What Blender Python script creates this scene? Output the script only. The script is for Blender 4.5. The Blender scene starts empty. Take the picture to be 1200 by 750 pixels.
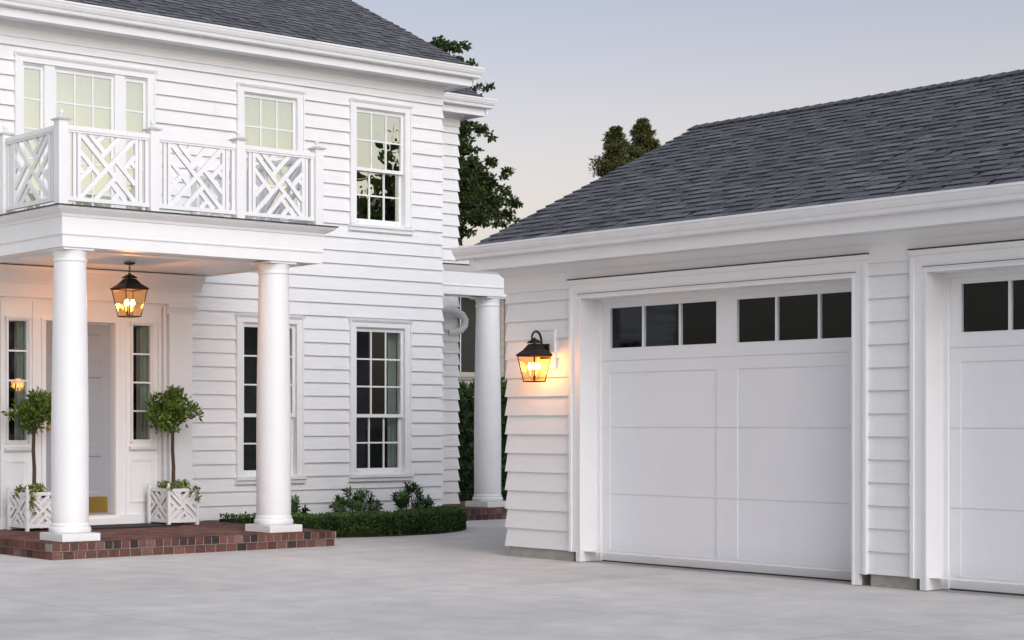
import bpy, bmesh, math, random
from mathutils import Vector, Matrix
import numpy as np
random.seed(7); rng = np.random.default_rng(7)
scn = bpy.context.scene
C = scn.collection
R = math.radians

# ------------------------------------------------------------------ camera
cam_d = bpy.data.cameras.new('camera'); cam = bpy.data.objects.new('camera', cam_d); C.objects.link(cam)
cam.location = (0, 0, 1.28)
cam.rotation_euler = (R(90), 0, -math.atan2(.5780, .8160))
cam_d.sensor_width = 36; cam_d.lens = 62.26
cam_d.shift_x = .3083; cam_d.shift_y = .1021
cam_d.clip_end = 1500
scn.camera = cam

# ------------------------------------------------------------------ sky, sun, exposure
SUN_EL, SUN_AZ = 34, 193          # azimuth clockwise from +Y
w = bpy.data.worlds.new('World'); scn.world = w; w.use_nodes = True
nt = w.node_tree; nt.nodes.clear()
sky = nt.nodes.new('ShaderNodeTexSky'); sky.sky_type = 'NISHITA'; sky.sun_disc = False
sky.sun_elevation = R(SUN_EL); sky.sun_rotation = R(SUN_AZ)
sky.air_density = 1.0; sky.dust_density = 3.2; sky.ozone_density = 1.0; sky.altitude = 0
bg = nt.nodes.new('ShaderNodeBackground'); bg.inputs[1].default_value = .122
ow = nt.nodes.new('ShaderNodeOutputWorld')
wb = nt.nodes.new('ShaderNodeMix'); wb.data_type = 'RGBA'; wb.blend_type = 'MULTIPLY'; wb.inputs[0].default_value = 1
tcw = nt.nodes.new('ShaderNodeTexCoord'); sxw = nt.nodes.new('ShaderNodeSeparateXYZ'); rw = nt.nodes.new('ShaderNodeValToRGB')
rw.color_ramp.interpolation = 'EASE'                 # dusk: warm low haze band, lavender above; camera white balance
rw.color_ramp.elements[0].position = .07; rw.color_ramp.elements[0].color = (1.34, 1.14, .99, 1)
rw.color_ramp.elements[1].position = .27; rw.color_ramp.elements[1].color = (.81, .83, .935, 1)
nt.links.new(tcw.outputs['Generated'], sxw.inputs[0]); nt.links.new(sxw.outputs['Z'], rw.inputs[0]); nt.links.new(rw.outputs[0], wb.inputs[7])
hs = nt.nodes.new('ShaderNodeHueSaturation'); hs.inputs['Saturation'].default_value = .34
nt.links.new(sky.outputs[0], hs.inputs['Color']); nt.links.new(hs.outputs[0], wb.inputs[6]); nt.links.new(wb.outputs[2], bg.inputs[0]); nt.links.new(bg.outputs[0], ow.inputs[0])
sd = bpy.data.lights.new('sun', 'SUN'); sd.energy = .70; sd.angle = R(65); sd.color = (.93, .985, 1)
sun = bpy.data.objects.new('sun', sd); C.objects.link(sun)
_s = Vector((math.sin(R(SUN_AZ))*math.cos(R(SUN_EL)), math.cos(R(SUN_AZ))*math.cos(R(SUN_EL)), math.sin(R(SUN_EL))))
sun.rotation_euler = _s.to_track_quat('Z', 'Y').to_euler()
scn.view_settings.view_transform = 'Standard'; scn.view_settings.look = 'None'
scn.view_settings.exposure = 0.37; scn.view_settings.gamma = 1
scn.view_settings.use_curve_mapping = False
scn.render.engine = 'CYCLES'
scn.cycles.max_bounces = 8; scn.cycles.transparent_max_bounces = 12

# ------------------------------------------------------------------ materials
def new_mat(name):
    m = bpy.data.materials.new(name); m.use_nodes = True
    n = m.node_tree.nodes; l = m.node_tree.links
    return m, n, l, n['Principled BSDF']
def N(n, t, **k):
    x = n.new(t)
    for a, b in k.items(): setattr(x, a, b)
    return x
def mat(name, col, rough=.5, var=.06, scale=6, bump=.0, bscale=80, metal=0, spec=.5, stretch=(1,1,1), col2=None):
    m, n, l, p = new_mat(name)
    tc = N(n, 'ShaderNodeTexCoord'); mp = N(n, 'ShaderNodeMapping'); mp.inputs['Scale'].default_value = stretch
    l.new(tc.outputs['Object'], mp.inputs[0])
    no = N(n, 'ShaderNodeTexNoise'); no.inputs['Scale'].default_value = scale; no.inputs['Detail'].default_value = 6; no.inputs['Roughness'].default_value = .6
    l.new(mp.outputs[0], no.inputs[0])
    mx = N(n, 'ShaderNodeMix', data_type='RGBA')
    c2 = col2 or tuple(c*(1-var*2.2) for c in col)
    cr = N(n, 'ShaderNodeMapRange'); cr.inputs[1].default_value = .35; cr.inputs[2].default_value = .7
    l.new(no.outputs[0], cr.inputs[0]); l.new(cr.outputs[0], mx.inputs[0])
    mx.inputs[6].default_value = (*col, 1); mx.inputs[7].default_value = (*c2, 1)
    l.new(mx.outputs[2], p.inputs['Base Color'])
    p.inputs['Roughness'].default_value = rough; p.inputs['Metallic'].default_value = metal
    p.inputs['Specular IOR Level'].default_value = spec
    if bump:
        nb = N(n, 'ShaderNodeTexNoise'); nb.inputs['Scale'].default_value = bscale; nb.inputs['Detail'].default_value = 4
        l.new(mp.outputs[0], nb.inputs[0])
        b = N(n, 'ShaderNodeBump'); b.inputs['Strength'].default_value = bump; b.inputs['Distance'].default_value = .004
        l.new(nb.outputs[0], b.inputs['Height']); l.new(b.outputs[0], p.inputs['Normal'])
    return m
def tone_mat(name, c0, c1, rough=.8, bump=.3, bscale=300, extra=None, trans=0, spec=.3):
    """colour follows the per-face attribute 'tone' (0..1): each shingle, leaf or brick has its own colour"""
    m, n, l, p = new_mat(name)
    at = N(n, 'ShaderNodeAttribute'); at.attribute_name = 'tone'
    r = N(n, 'ShaderNodeValToRGB'); r.color_ramp.elements[0].color = (*c0, 1); r.color_ramp.elements[1].color = (*c1, 1)
    if extra:
        for pos, c in extra:
            e = r.color_ramp.elements.new(pos); e.color = (*c, 1)
    l.new(at.outputs['Fac'], r.inputs[0])
    tc = N(n, 'ShaderNodeTexCoord'); no = N(n, 'ShaderNodeTexNoise'); no.inputs['Scale'].default_value = bscale; no.inputs['Detail'].default_value = 3
    l.new(tc.outputs['Object'], no.inputs[0])
    mr = N(n, 'ShaderNodeMapRange'); mr.inputs[1].default_value = .3; mr.inputs[2].default_value = .7; mr.inputs[3].default_value = .7; mr.inputs[4].default_value = 1.3
    l.new(no.outputs[0], mr.inputs[0])
    v = N(n, 'ShaderNodeVectorMath', operation='SCALE'); l.new(r.outputs[0], v.inputs[0]); l.new(mr.outputs[0], v.inputs['Scale'])
    l.new(v.outputs[0], p.inputs['Base Color']); p.inputs['Roughness'].default_value = rough
    p.inputs['Specular IOR Level'].default_value = spec
    if bump:
        b = N(n, 'ShaderNodeBump'); b.inputs['Strength'].default_value = bump; b.inputs['Distance'].default_value = .002
        l.new(no.outputs[0], b.inputs['Height']); l.new(b.outputs[0], p.inputs['Normal'])
    if trans:
        t = N(n, 'ShaderNodeBsdfTranslucent'); l.new(v.outputs[0], t.inputs[0])
        ms = N(n, 'ShaderNodeMixShader'); ms.inputs[0].default_value = trans
        l.new(p.outputs[0], ms.inputs[1]); l.new(t.outputs[0], ms.inputs[2])
        l.new(ms.outputs[0], n['Material Output'].inputs[0])
    return m
def glass_mat(name, refl, gcol, rough=.0, wav=0.0, tint=(.85, .9, .88)):
    m, n, l, p = new_mat(name); n.remove(p)
    g = N(n, 'ShaderNodeBsdfGlossy'); g.inputs[0].default_value = (*gcol, 1); g.inputs['Roughness'].default_value = rough
    t = N(n, 'ShaderNodeBsdfTransparent'); t.inputs[0].default_value = (*tint, 1)
    ms = N(n, 'ShaderNodeMixShader'); ms.inputs[0].default_value = refl
    if wav:
        tc = N(n, 'ShaderNodeTexCoord'); no = N(n, 'ShaderNodeTexNoise'); no.inputs['Scale'].default_value = 2.2
        l.new(tc.outputs['Object'], no.inputs[0]); b = N(n, 'ShaderNodeBump'); b.inputs['Strength'].default_value = wav; b.inputs['Distance'].default_value = .02
        l.new(no.outputs[0], b.inputs['Height']); l.new(b.outputs[0], g.inputs['Normal'])
    l.new(t.outputs[0], ms.inputs[1]); l.new(g.outputs[0], ms.inputs[2]); l.new(ms.outputs[0], n['Material Output'].inputs[0])
    return m
def emit_mat(name, col, s):
    m, n, l, p = new_mat(name)
    p.inputs['Base Color'].default_value = (*col, 1); p.inputs['Emission Color'].default_value = (*col, 1); p.inputs['Emission Strength'].default_value = s
    return m

M = {}
M['siding'] = mat('siding_paint', (.80, .80, .795), .5, .02, 3, .25, 160, stretch=(1, 1, 6))
M['trim'] = mat('trim_paint', (.81, .81, .805), .42, .015, 4, .08, 60)
M['doorw'] = mat('garage_door_paint', (.78, .785, .80), .45, .015, 2, .12, 120, stretch=(1, 1, .3))
M['gutter'] = mat('gutter_paint', (.80, .80, .80), .3, .03, 5, 0)
M['doorg'] = mat('entry_door_paint', (.33, .35, .38), .4, .02, 3, .05)
M['brass'] = mat('brass_plate', (.62, .42, .10), .28, .08, 6, 0, metal=.9)
M['iron'] = mat('bronze_metal', (.035, .026, .02), .38, .2, 20, .1, 90, metal=.7)
M['flash'] = mat('dark_flashing', (.05, .05, .055), .5, .1)
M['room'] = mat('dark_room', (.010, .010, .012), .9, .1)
M['curtain'] = mat('curtain_cloth', (.22, .26, .225), .9, .05)
M['blind'] = mat('roller_blind', (.60, .69, .50), .8, .03)
M['gl_low'] = glass_mat('window_glass_clear', .045, (.9, .95, .95))
M['gl_up'] = glass_mat('window_glass_coated', .72, (.93, .985, .82), wav=.12)
M['gl_gar'] = glass_mat('garage_glass', .035, (.8, .9, 1), .03, .1)
M['gl_lamp'] = glass_mat('lantern_glass', .06, (1, .8, .6), .05, tint=(1, .84, .60))  # amber tint puts the lit bulbs' glow into the glass colour
M['found'] = mat('foundation_concrete', (.40, .385, .35), .9, .12, 9, .4, 60)
M['candle'] = mat('candle_sleeve', (.75, .60, .38), .6, .05)
M['bulb'] = emit_mat('bulb_glow', (1, .50, .13), 45)
M['mat'] = mat('rubber_mat', (.02, .02, .022), .85, .1, 60, .4, 200)
M['bark'] = mat('bark', (.09, .055, .035), .9, .2, 20, .6, 60, stretch=(1, 1, .3))
M['soil'] = mat('soil', (.035, .025, .018), .95, .2, 30, .8, 60)
M['mortar'] = mat('mortar', (.30, .265, .24), .9, .12, 30, .5, 120)
M['brick'] = tone_mat('brick_face', (.030, .022, .024), (.25, .13, .10), .85, .6, 60, extra=[(.3, (.085, .042, .036)), (.65, (.15, .064, .050)), (.88, (.20, .12, .10))])
M['shingle'] = tone_mat('asphalt_shingle', (.045, .047, .054), (.19, .195, .21), .85, .5, 45)
M['leaf_topiary'] = tone_mat('topiary_leaf', (.035, .075, .012), (.24, .34, .05), .45, 0, 5, trans=.2)
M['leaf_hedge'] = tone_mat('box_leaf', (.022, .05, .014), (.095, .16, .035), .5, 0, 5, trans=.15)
M['leaf_shrub'] = tone_mat('shrub_leaf', (.02, .06, .02), (.08, .16, .04), .35, 0, 5, trans=.1)
M['leaf_ivy'] = tone_mat('ivy_leaf', (.05, .11, .02), (.42, .46, .12), .45, 0, 5, trans=.2)
M['leaf_tree'] = tone_mat('tree_leaf', (.014, .032, .010), (.095, .13, .03), .55, 0, 5, trans=.25)
M['leaf_con'] = tone_mat('conifer_needles', (.025, .055, .02), (.22, .19, .055), .6, 0, 5, trans=.2)  # golden end of the range is low warm sunlight painted into the needles
M['leaf_cedar'] = tone_mat('cedar_foliage', (.015, .04, .012), (.06, .11, .028), .6, 0, 5, trans=.15)
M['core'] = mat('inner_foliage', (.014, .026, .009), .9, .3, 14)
M['nb'] = mat('neighbour_siding', (.38, .34, .29), .7, .05)
M['lawn'] = mat('lawn_grass', (.05, .08, .025), .9, .3, 3, .5, 60)

def concrete():
    m, n, l, p = new_mat('driveway_concrete')
    tc = N(n, 'ShaderNodeTexCoord')
    def noise(scale, det=6, st=(1, 1, 1), rot=0):
        mp = N(n, 'ShaderNodeMapping'); mp.inputs['Scale'].default_value = st; mp.inputs['Rotation'].default_value = (0, 0, rot)
        l.new(tc.outputs['Object'], mp.inputs[0])
        x = N(n, 'ShaderNodeTexNoise'); x.inputs['Scale'].default_value = scale; x.inputs['Detail'].default_value = det; l.new(mp.outputs[0], x.inputs[0]); return x
    a = noise(.55, 5); b = noise(3, 8); c = noise(30, 4, (.12, 1, 1), .25); d = noise(140, 3)
    def rng_(x, i0, i1, o0, o1):
        r = N(n, 'ShaderNodeMapRange'); r.inputs[1].default_value = i0; r.inputs[2].default_value = i1; r.inputs[3].default_value = o0; r.inputs[4].default_value = o1
        l.new(x, r.inputs[0]); return r.outputs[0]
    def mul(x, y):
        q = N(n, 'ShaderNodeMath', operation='MULTIPLY'); l.new(x, q.inputs[0]); l.new(y, q.inputs[1]); return q.outputs[0]
    f = mul(mul(rng_(a.outputs[0], .3, .7, .88, 1.08), rng_(b.outputs[0], .3, .75, 1.03, .94)), mul(rng_(c.outputs[0], .3, .7, .965, 1.035), rng_(d.outputs[0], .3, .7, .95, 1.05)))
    # sawn control joints every 3.4 m
    sx = N(n, 'ShaderNodeSeparateXYZ'); l.new(tc.outputs['Object'], sx.inputs[0])
    def joint(o, off):
        ad = N(n, 'ShaderNodeMath', operation='ADD'); ad.inputs[1].default_value = off; l.new(o, ad.inputs[0])
        mo = N(n, 'ShaderNodeMath', operation='PINGPONG'); mo.inputs[1].default_value = 1.75; l.new(ad.outputs[0], mo.inputs[0])
        return rng_(mo.outputs[0], .003, .010, .72, 1)
    f = mul(f, mul(joint(sx.outputs[0], .6), joint(sx.outputs[1], .45)))
    # small dark specks
    vo = N(n, 'ShaderNodeTexVoronoi'); vo.inputs['Scale'].default_value = 1.3; l.new(tc.outputs['Object'], vo.inputs[0])
    f = mul(f, rng_(vo.outputs['Distance'], .012, .03, .6, 1))
    v2 = N(n, 'ShaderNodeTexVoronoi', feature='DISTANCE_TO_EDGE'); v2.inputs['Scale'].default_value = .16
    wn = N(n, 'ShaderNodeTexNoise'); wn.inputs['Scale'].default_value = 1.6; wn.inputs['Detail'].default_value = 7; l.new(tc.outputs['Object'], wn.inputs[0])
    wa = N(n, 'ShaderNodeVectorMath', operation='MULTIPLY_ADD'); wa.inputs[1].default_value = (1.1, 1.1, 0); l.new(wn.outputs['Color'], wa.inputs[0]); l.new(tc.outputs['Object'], wa.inputs[2]); l.new(wa.outputs[0], v2.inputs[0])
    f = mul(f, rng_(v2.outputs['Distance'], .0003, .0012, .86, 1))
    ramp = N(n, 'ShaderNodeValToRGB'); ramp.color_ramp.elements[0].color = (.64, .61, .565, 1); ramp.color_ramp.elements[1].color = (.57, .56, .55, 1)
    l.new(rng_(b.outputs[0], .35, .65, 0, 1), ramp.inputs[0])
    v = N(n, 'ShaderNodeVectorMath', operation='SCALE'); l.new(ramp.outputs[0], v.inputs[0]); l.new(f, v.inputs['Scale'])
    l.new(v.outputs[0], p.inputs['Base Color']); p.inputs['Roughness'].default_value = .82; p.inputs['Specular IOR Level'].default_value = .3
    bp = N(n, 'ShaderNodeBump'); bp.inputs['Strength'].default_value = .25; bp.inputs['Distance'].default_value = .003
    l.new(c.outputs[0], bp.inputs['Height']); l.new(bp.outputs[0], p.inputs['Normal'])
    return m
M['concrete'] = concrete()

# ------------------------------------------------------------------ mesh helpers
class Fr:
    """wall frame: u along the wall, n outwards, z up"""
    def __init__(s, f): s.f = f
    def __call__(s, u, n, z): return s.f(u, n, z)
FACADE = 16.88; GAR = 12.477
def fy(Y, sgn=-1): return Fr(lambda u, n, z: (u, Y+sgn*n, z))       # faces -Y (sgn -1) or +Y; u = X
def fx(X, sgn=-1): return Fr(lambda u, n, z: (X+sgn*n, u, z))       # faces -X or +X; u = Y
W0 = Fr(lambda u, n, z: (u, n, z))                                   # plain world axes
class MB:
    def __init__(s): s.v = []; s.f = []; s.t = []
    def face(s, pts, tone=None):
        i = len(s.v); s.v += [tuple(p) for p in pts]; s.f.append(tuple(range(i, i+len(pts)))); s.t.append(.5 if tone is None else tone)
    def box(s, F, u0, u1, n0, n1, z0, z1, tone=.5):
        i = len(s.v)
        for z in (z0, z1):
            for (u, n) in ((u0, n0), (u1, n0), (u1, n1), (u0, n1)): s.v.append(F(u, n, z))
        for q in ((0, 3, 2, 1), (4, 5, 6, 7), (0, 1, 5, 4), (1, 2, 6, 5), (2, 3, 7, 6), (3, 0, 4, 7)):
            s.f.append(tuple(i+k for k in q)); s.t.append(tone)
        return s
    def prof(s, F, pr, u0, u1, m0=0, m1=0, closed=True, tone=.5):
        """profile [(n, z)] swept along u; ends shift by m * n (mitres)"""
        i = len(s.v); k = len(pr)
        for (n, z) in pr: s.v.append(F(u0+m0*n, n, z))
        for (n, z) in pr: s.v.append(F(u1+m1*n, n, z))
        for j in range(k if closed else k-1):
            a, b = j, (j+1) % k
            s.f.append((i+a, i+b, i+k+b, i+k+a)); s.t.append(tone)
        if closed:
            s.f.append(tuple(i+j for j in range(k))); s.t.append(tone)
            s.f.append(tuple(i+k+j for j in reversed(range(k)))); s.t.append(tone)
        return s
    def lathe(s, c, pr, seg=24, tone=.5):
        i = len(s.v); k = len(pr)
        for j in range(seg):
            a = 2*math.pi*j/seg
            for (r, z) in pr: s.v.append((c[0]+r*math.cos(a), c[1]+r*math.sin(a), c[2]+z))
        for j in range(seg):
            b = (j+1) % seg
            for q in range(k-1):
                s.f.append((i+j*k+q, i+b*k+q, i+b*k+q+1, i+j*k+q+1)); s.t.append(tone)
        s.f.append(tuple(i+j*k+k-1 for j in range(seg))); s.t.append(tone)
        s.f.append(tuple(i+j*k for j in reversed(range(seg)))); s.t.append(tone)
        return s
    def tube(s, pts, rad, seg=8, tone=.5):
        rad = rad if isinstance(rad, (list, tuple)) else [rad]*len(pts)
        P = [Vector(p) for p in pts]; i = len(s.v)
        up = Vector((0, 0, 1)); pn = None
        for j, p in enumerate(P):
            d = (P[min(j+1, len(P)-1)]-P[max(j-1, 0)]).normalized()
            if pn is None: pn = d.cross(up) if abs(d.z) < .95 else d.cross(Vector((1, 0, 0)))
            pn = (pn-d*pn.dot(d)).normalized(); b = d.cross(pn)
            for q in range(seg):
                a = 2*math.pi*q/seg; s.v.append(tuple(p+(pn*math.cos(a)+b*math.sin(a))*rad[j]))
        for j in range(len(P)-1):
            for q in range(seg):
                r = (q+1) % seg
                s.f.append((i+j*seg+q, i+j*seg+r, i+(j+1)*seg+r, i+(j+1)*seg+q)); s.t.append(tone)
        s.f.append(tuple(i+q for q in reversed(range(seg)))); s.t.append(tone)
        s.f.append(tuple(i+(len(P)-1)*seg+q for q in range(seg))); s.t.append(tone)
        return s
    def frustum(s, c, w0, z0, w1, z1, tone=.5):
        """square, w = half width"""
        i = len(s.v)
        for (h, z) in ((w0, z0), (w1, z1)):
            for (x, y) in ((-1, -1), (1, -1), (1, 1), (-1, 1)): s.v.append((c[0]+x*h, c[1]+y*h, z))
        for q in ((0, 3, 2, 1), (4, 5, 6, 7), (0, 1, 5, 4), (1, 2, 6, 5), (2, 3, 7, 6), (3, 0, 4, 7)):
            s.f.append(tuple(i+k for k in q)); s.t.append(tone)
        return s
    def bar(s, F, a, b, wd, n0, n1):
        """flat bar in the u-z plane from a to b, width wd, between n0 and n1"""
        (u0, z0), (u1, z1) = a, b
        L = math.hypot(u1-u0, z1-z0); du, dz = -(z1-z0)/L*wd/2, (u1-u0)/L*wd/2
        i = len(s.v)
        for n in (n0, n1):
            for (u, z) in ((u0+du, z0+dz), (u1+du, z1+dz), (u1-du, z1-dz), (u0-du, z0-dz)): s.v.append(F(u, n, z))
        for q in ((0, 3, 2, 1), (4, 5, 6, 7), (0, 1, 5, 4), (1, 2, 6, 5), (2, 3, 7, 6), (3, 0, 4, 7)):
            s.f.append(tuple(i+k for k in q)); s.t.append(.5)
        return s
def build(name, mb, m, parent=None, smooth=False, bevel=0, base=None, raw=False):
    """one mesh object; vertices are given in world metres, stored relative to the thing's base"""
    b = Vector(base) if base is not None else (Vector(parent['_b']) if parent is not None and '_b' in parent else Vector((0, 0, 0)))
    me = bpy.data.meshes.new(name)
    V = np.array(mb.v, dtype=float)-np.array(b)
    me.from_pydata(V.tolist(), [], mb.f)
    if not raw:
        bm = bmesh.new(); bm.from_mesh(me)
        bmesh.ops.recalc_face_normals(bm, faces=bm.faces)
        bm.to_mesh(me); bm.free()
    at = me.attributes.new('tone', 'FLOAT', 'FACE'); at.data.foreach_set('value', mb.t)
    if smooth:
        for p in me.polygons: p.use_smooth = True
        try: me.set_sharp_from_angle(angle=R(38))
        except Exception: pass
    me.materials.append(M[m] if isinstance(m, str) else m)
    o = bpy.data.objects.new(name, me); C.objects.link(o)
    if parent is not None: o.parent = parent
    else: o.location = b
    o['_b'] = tuple(b)
    if bevel:
        bv = o.modifiers.new('bevel', 'BEVEL'); bv.width = bevel; bv.segments = 1; bv.limit_method = 'ANGLE'
    return o
def thing(name, label, cat, loc, group=None):
    o = bpy.data.objects.new(name, None); C.objects.link(o); o.location = loc; o['_b'] = tuple(loc)
    o.empty_display_size = .2
    o['label'] = label; o['category'] = cat
    if group: o['group'] = group
    return o
def tag(o, label, cat, group=None, kind=None):
    o['label'] = label; o['category'] = cat
    if group: o['group'] = group
    if kind: o['kind'] = kind
    return o

def siding(F, u0, u1, z0, z1, e, ph, holes=(), lip=.027, top=.004, m0=0, m1=0):
    """lapped boards, lips at ph + k*e, with rectangular holes (u0,u1,z0,z1); ends mitred by m*n"""
    mb = MB(); k = math.floor((z0-ph)/e)-1
    while ph+k*e < z1:
        a, b = ph+k*e, ph+(k+1)*e; lo, hi = max(a, z0), min(b, z1)
        if hi > lo+1e-5:
            lp = lip+random.uniform(-.0015, .0015)
            nn = lambda z: lp+(top-lp)*(z-a)/e
            js = []; jx = u0+random.uniform(.6, 4.2)
            while jx < u1: js.append(jx); jx += random.uniform(2.6, 4.3)
            zs = sorted({lo, hi, *[z for h in holes for z in h[2:4] if lo < z < hi]})
            for za, zb in zip(zs, zs[1:]):
                zc = (za+zb)/2; cut = sorted([(h[0], h[1]) for h in holes if h[2] < zc < h[3]])
                iv = []; c = u0
                for (p, q) in cut:
                    if p > c: iv.append((c, p))
                    c = max(c, q)
                if c < u1: iv.append((c, u1))
                for jx in js:
                    iv = [w_ for (p, q) in iv for w_ in (((p, jx-.0012), (jx+.0012, q)) if p+.1 < jx < q-.1 else ((p, q),))]
                for (p, q) in iv:
                    na, nb = nn(za), nn(zb)
                    pa = p+(m0*na if p == u0 else 0); pb = p+(m0*nb if p == u0 else 0)
                    qa = q+(m1*na if q == u1 else 0); qb = q+(m1*nb if q == u1 else 0)
                    mb.face([F(pa, na, za), F(qa, na, za), F(qb, nb, zb), F(pb, nb, zb)])
                    if za == a: mb.face([F(pa, na, za), F(qa, na, za), F(q, -.002, za+.016), F(p, -.002, za+.016)])
        k += 1
    return mb
def sheath(mb, F, u0, u1, z0, z1, holes, n=-.004, depth=.12):
    """wall panel with real holes and reveals"""
    us = sorted({u0, u1, *[h[0] for h in holes], *[h[1] for h in holes]}); zs = sorted({z0, z1, *[h[2] for h in holes], *[h[3] for h in holes]})
    for a, b in zip(us, us[1:]):
        for c, d in zip(zs, zs[1:]):
            um, zm = (a+b)/2, (c+d)/2
            if any(h[0] < um < h[1] and h[2] < zm < h[3] for h in holes): continue
            for k in (n, n-depth): mb.face([F(a, k, c), F(b, k, c), F(b, k, d), F(a, k, d)])
    for (a, b, c, d) in holes:
        mb.face([F(a, n, c), F(a, n-depth, c), F(a, n-depth, d), F(a, n, d)]); mb.face([F(b, n, c), F(b, n-depth, c), F(b, n-depth, d), F(b, n, d)])
        mb.face([F(a, n, c), F(a, n-depth, c), F(b, n-depth, c), F(b, n, c)]); mb.face([F(a, n, d), F(a, n-depth, d), F(b, n-depth, d), F(b, n, d)])

def shingles(P, U, S, Nn, smax, umin, umax, e=.142, mb=None, s0=0):
    """architectural shingles on a plane: P eave point, U along eave, S up slope, Nn normal; umin/umax(s) bounds"""
    P, U, S, Nn = map(Vector, (P, U, S, Nn)); mb = mb or MB()
    pt = lambda u, s, h: tuple(P+U*u+S*s+Nn*h)
    s = s0; k = 0
    while s < smax-.01:
        t = min(s+e, smax); u = umin(s)-random.uniform(0, .3); row = random.uniform(-.06, .06); hi = random.random() < .5
        while u < umax(s):
            wd = random.uniform(.13, .30) if hi else random.uniform(.08, .24)
            a, b = max(u, umin(s)), min(u+wd, umax(s))
            if b > a+.005:
                h = .015 if hi else .007
                tone = min(1, max(0, (random.gauss(.56, .13) if hi else random.gauss(.38, .12))+row))
                sk = random.uniform(-.025, .025)
                a2, b2 = min(max(a+sk, umin(t)), max(umin(t), umax(t))), max(min(b+sk, umax(t)), min(umin(t), umax(t)))
                if b2 < a2: b2 = a2
                mb.face([pt(a, s, h), pt(b, s, h), pt(b2, t, .002), pt(a2, t, .002)], tone)
                mb.face([pt(a, s, h), pt(b, s, h), pt(b, s, -.004), pt(a, s, -.004)], .02)
                if hi:
                    mb.face([pt(a, s, h), pt(a, s, 0), pt(a2, t, 0)], .05); mb.face([pt(b, s, h), pt(b, s, 0), pt(b2, t, 0)], .05)
            u += wd; hi = not hi
        s = t; k += 1
    return mb
def caps(A, B, side1, side2, mb, wd=.13, e=.14):
    """ridge or hip caps from A to B, side1/side2 = down-slope unit vectors"""
    A, B, s1, s2 = map(Vector, (A, B, side1, side2)); L = (B-A).length; d = (B-A)/L; up = (-(s1+s2)).normalized()
    k = 0
    while k*e < L:
        t0, t1 = k*e, min((k+1)*e+.03, L+.02); tone = random.uniform(.25, .6)
        h0, h1 = .024, .014
        for s in (s1, s2):
            mb.face([A+d*t0+up*h0, A+d*t1+up*h1, A+d*t1+up*h1+s*wd, A+d*t0+up*h0+s*wd], tone)
            mb.face([A+d*t0+up*h0, A+d*t0+up*h0+s*wd, A+d*t0+s*wd, A+d*t0], .03)
            mb.face([A+d*t0+up*h0+s*wd, A+d*t1+up*h1+s*wd, A+d*t1+s*wd, A+d*t0+s*wd], .03)
        k += 1

def leaves(mb, cx, n, size, asp=.5, hollow=.45, flat=0.0, tone=(.0, 1.), up=.0):
    """cx: list of (centre, radii, weight): leaf-shaped faces through ellipsoid volumes"""
    ws = np.array([c[2] for c in cx]); ws = ws/ws.sum()
    cnt = rng.multinomial(n, ws)
    for (c, r, _), k in zip(cx, cnt):
        if k == 0: continue
        ct = random.uniform(-.12, .12)
        d = rng.normal(size=(k, 3)); d /= np.linalg.norm(d, axis=1)[:, None]
        q = hollow+(1-hollow)*rng.random(k)**.55; q *= 1+np.abs(rng.normal(size=k))*.24
        p = np.array(c)+d*q[:, None]*np.array(r)
        ax = rng.normal(size=(k, 3))+d*.8+np.array([0, 0, up]); ax /= np.linalg.norm(ax, axis=1)[:, None]
        sd_ = np.cross(ax, rng.normal(size=(k, 3))); sd_ /= np.linalg.norm(sd_, axis=1)[:, None]
        sz = size*(.6+.8*rng.random(k))
        tn = np.clip(.42+ct+rng.normal(size=k)*.24, *tone)
        for j in range(k):
            a = ax[j]*sz[j]; s_ = sd_[j]*sz[j]*asp*.5; o = p[j]
            mb.face([o, o+a*.45+s_, o+a, o+a*.45-s_], float(tn[j]))

# ------------------------------------------------------------------ setting: ground, driveway
g = MB(); g.face([(-400, -400, -.008), (600, -400, -.008), (600, 600, -.008), (-400, 600, -.008)])
o = build('ground', g, 'lawn', raw=True); o['kind'] = 'structure'
g = MB(); g.face([(-25, -30, -.002), (24, -30, -.002), (24, 17.3, -.002), (-25, 17.3, -.002)])
o = build('driveway', g, 'concrete', raw=True); o['kind'] = 'structure'

# ================================================================== HOUSE
house = thing('house', 'white two storey clapboard house with columned porch and grey shingle hip roof', 'house', (10.4, 20, 0))
HL, HR, HB = 5.02, 15.84, 25.6
SOF = 5.655; EX = .164; PH = .322
X2, Y2 = 17.55, 18.37
F = fy(FACADE)
def w_open(u0, u1, z0, z1): return (u0, u1, z0, z1)
WIN = []   # (casing u0, u1, sill bottom, head top, kind)
mirror = lambda a, b: (2*10.436-b, 2*10.436-a)
low = [(12.52, 13.53), (14.275, 15.285)]; low += [mirror(*p) for p in low]
for p in low: WIN.append((*p, .56, 2.60, 'low'))
for p in [(12.53, 13.54), (14.28, 15.29)]: WIN.append((*p, 3.69, 5.34, 'up'))
for p in [mirror(12.53, 13.54), mirror(14.28, 15.29)]: WIN.append((*p, 3.69, 5.34, 'up'))
holes = [(a+.09, b-.09, z0+.10, z1-.10) for (a, b, z0, z1, k) in WIN]
holes.append((9.60, 11.26, 3.45, 5.26))       # balcony doors
ENT = (8.80, 11.76, .10, 2.95)                # entry surround covers this
mb = siding(F, HL, HR, .158, 5.52, EX, PH, holes+[ENT], m0=-1, m1=1)
build('clapboard_wall', mb, 'siding', house, raw=True)
mb = MB(); sheath(mb, F, HL+.01, HR-.01, -.05, SOF, holes+[(9.86, 10.69, .16, 2.40), (9.36, 9.60, 1.10, 2.40), (10.96, 11.20, 1.10, 2.40)])
mb.box(W0, HL+.02, HR-.02, 17.6, HB, 0, SOF-.01)
build('inner_wall', mb, 'trim', house)
FR = fx(HR, 1); FL = fx(HL, -1)
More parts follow.
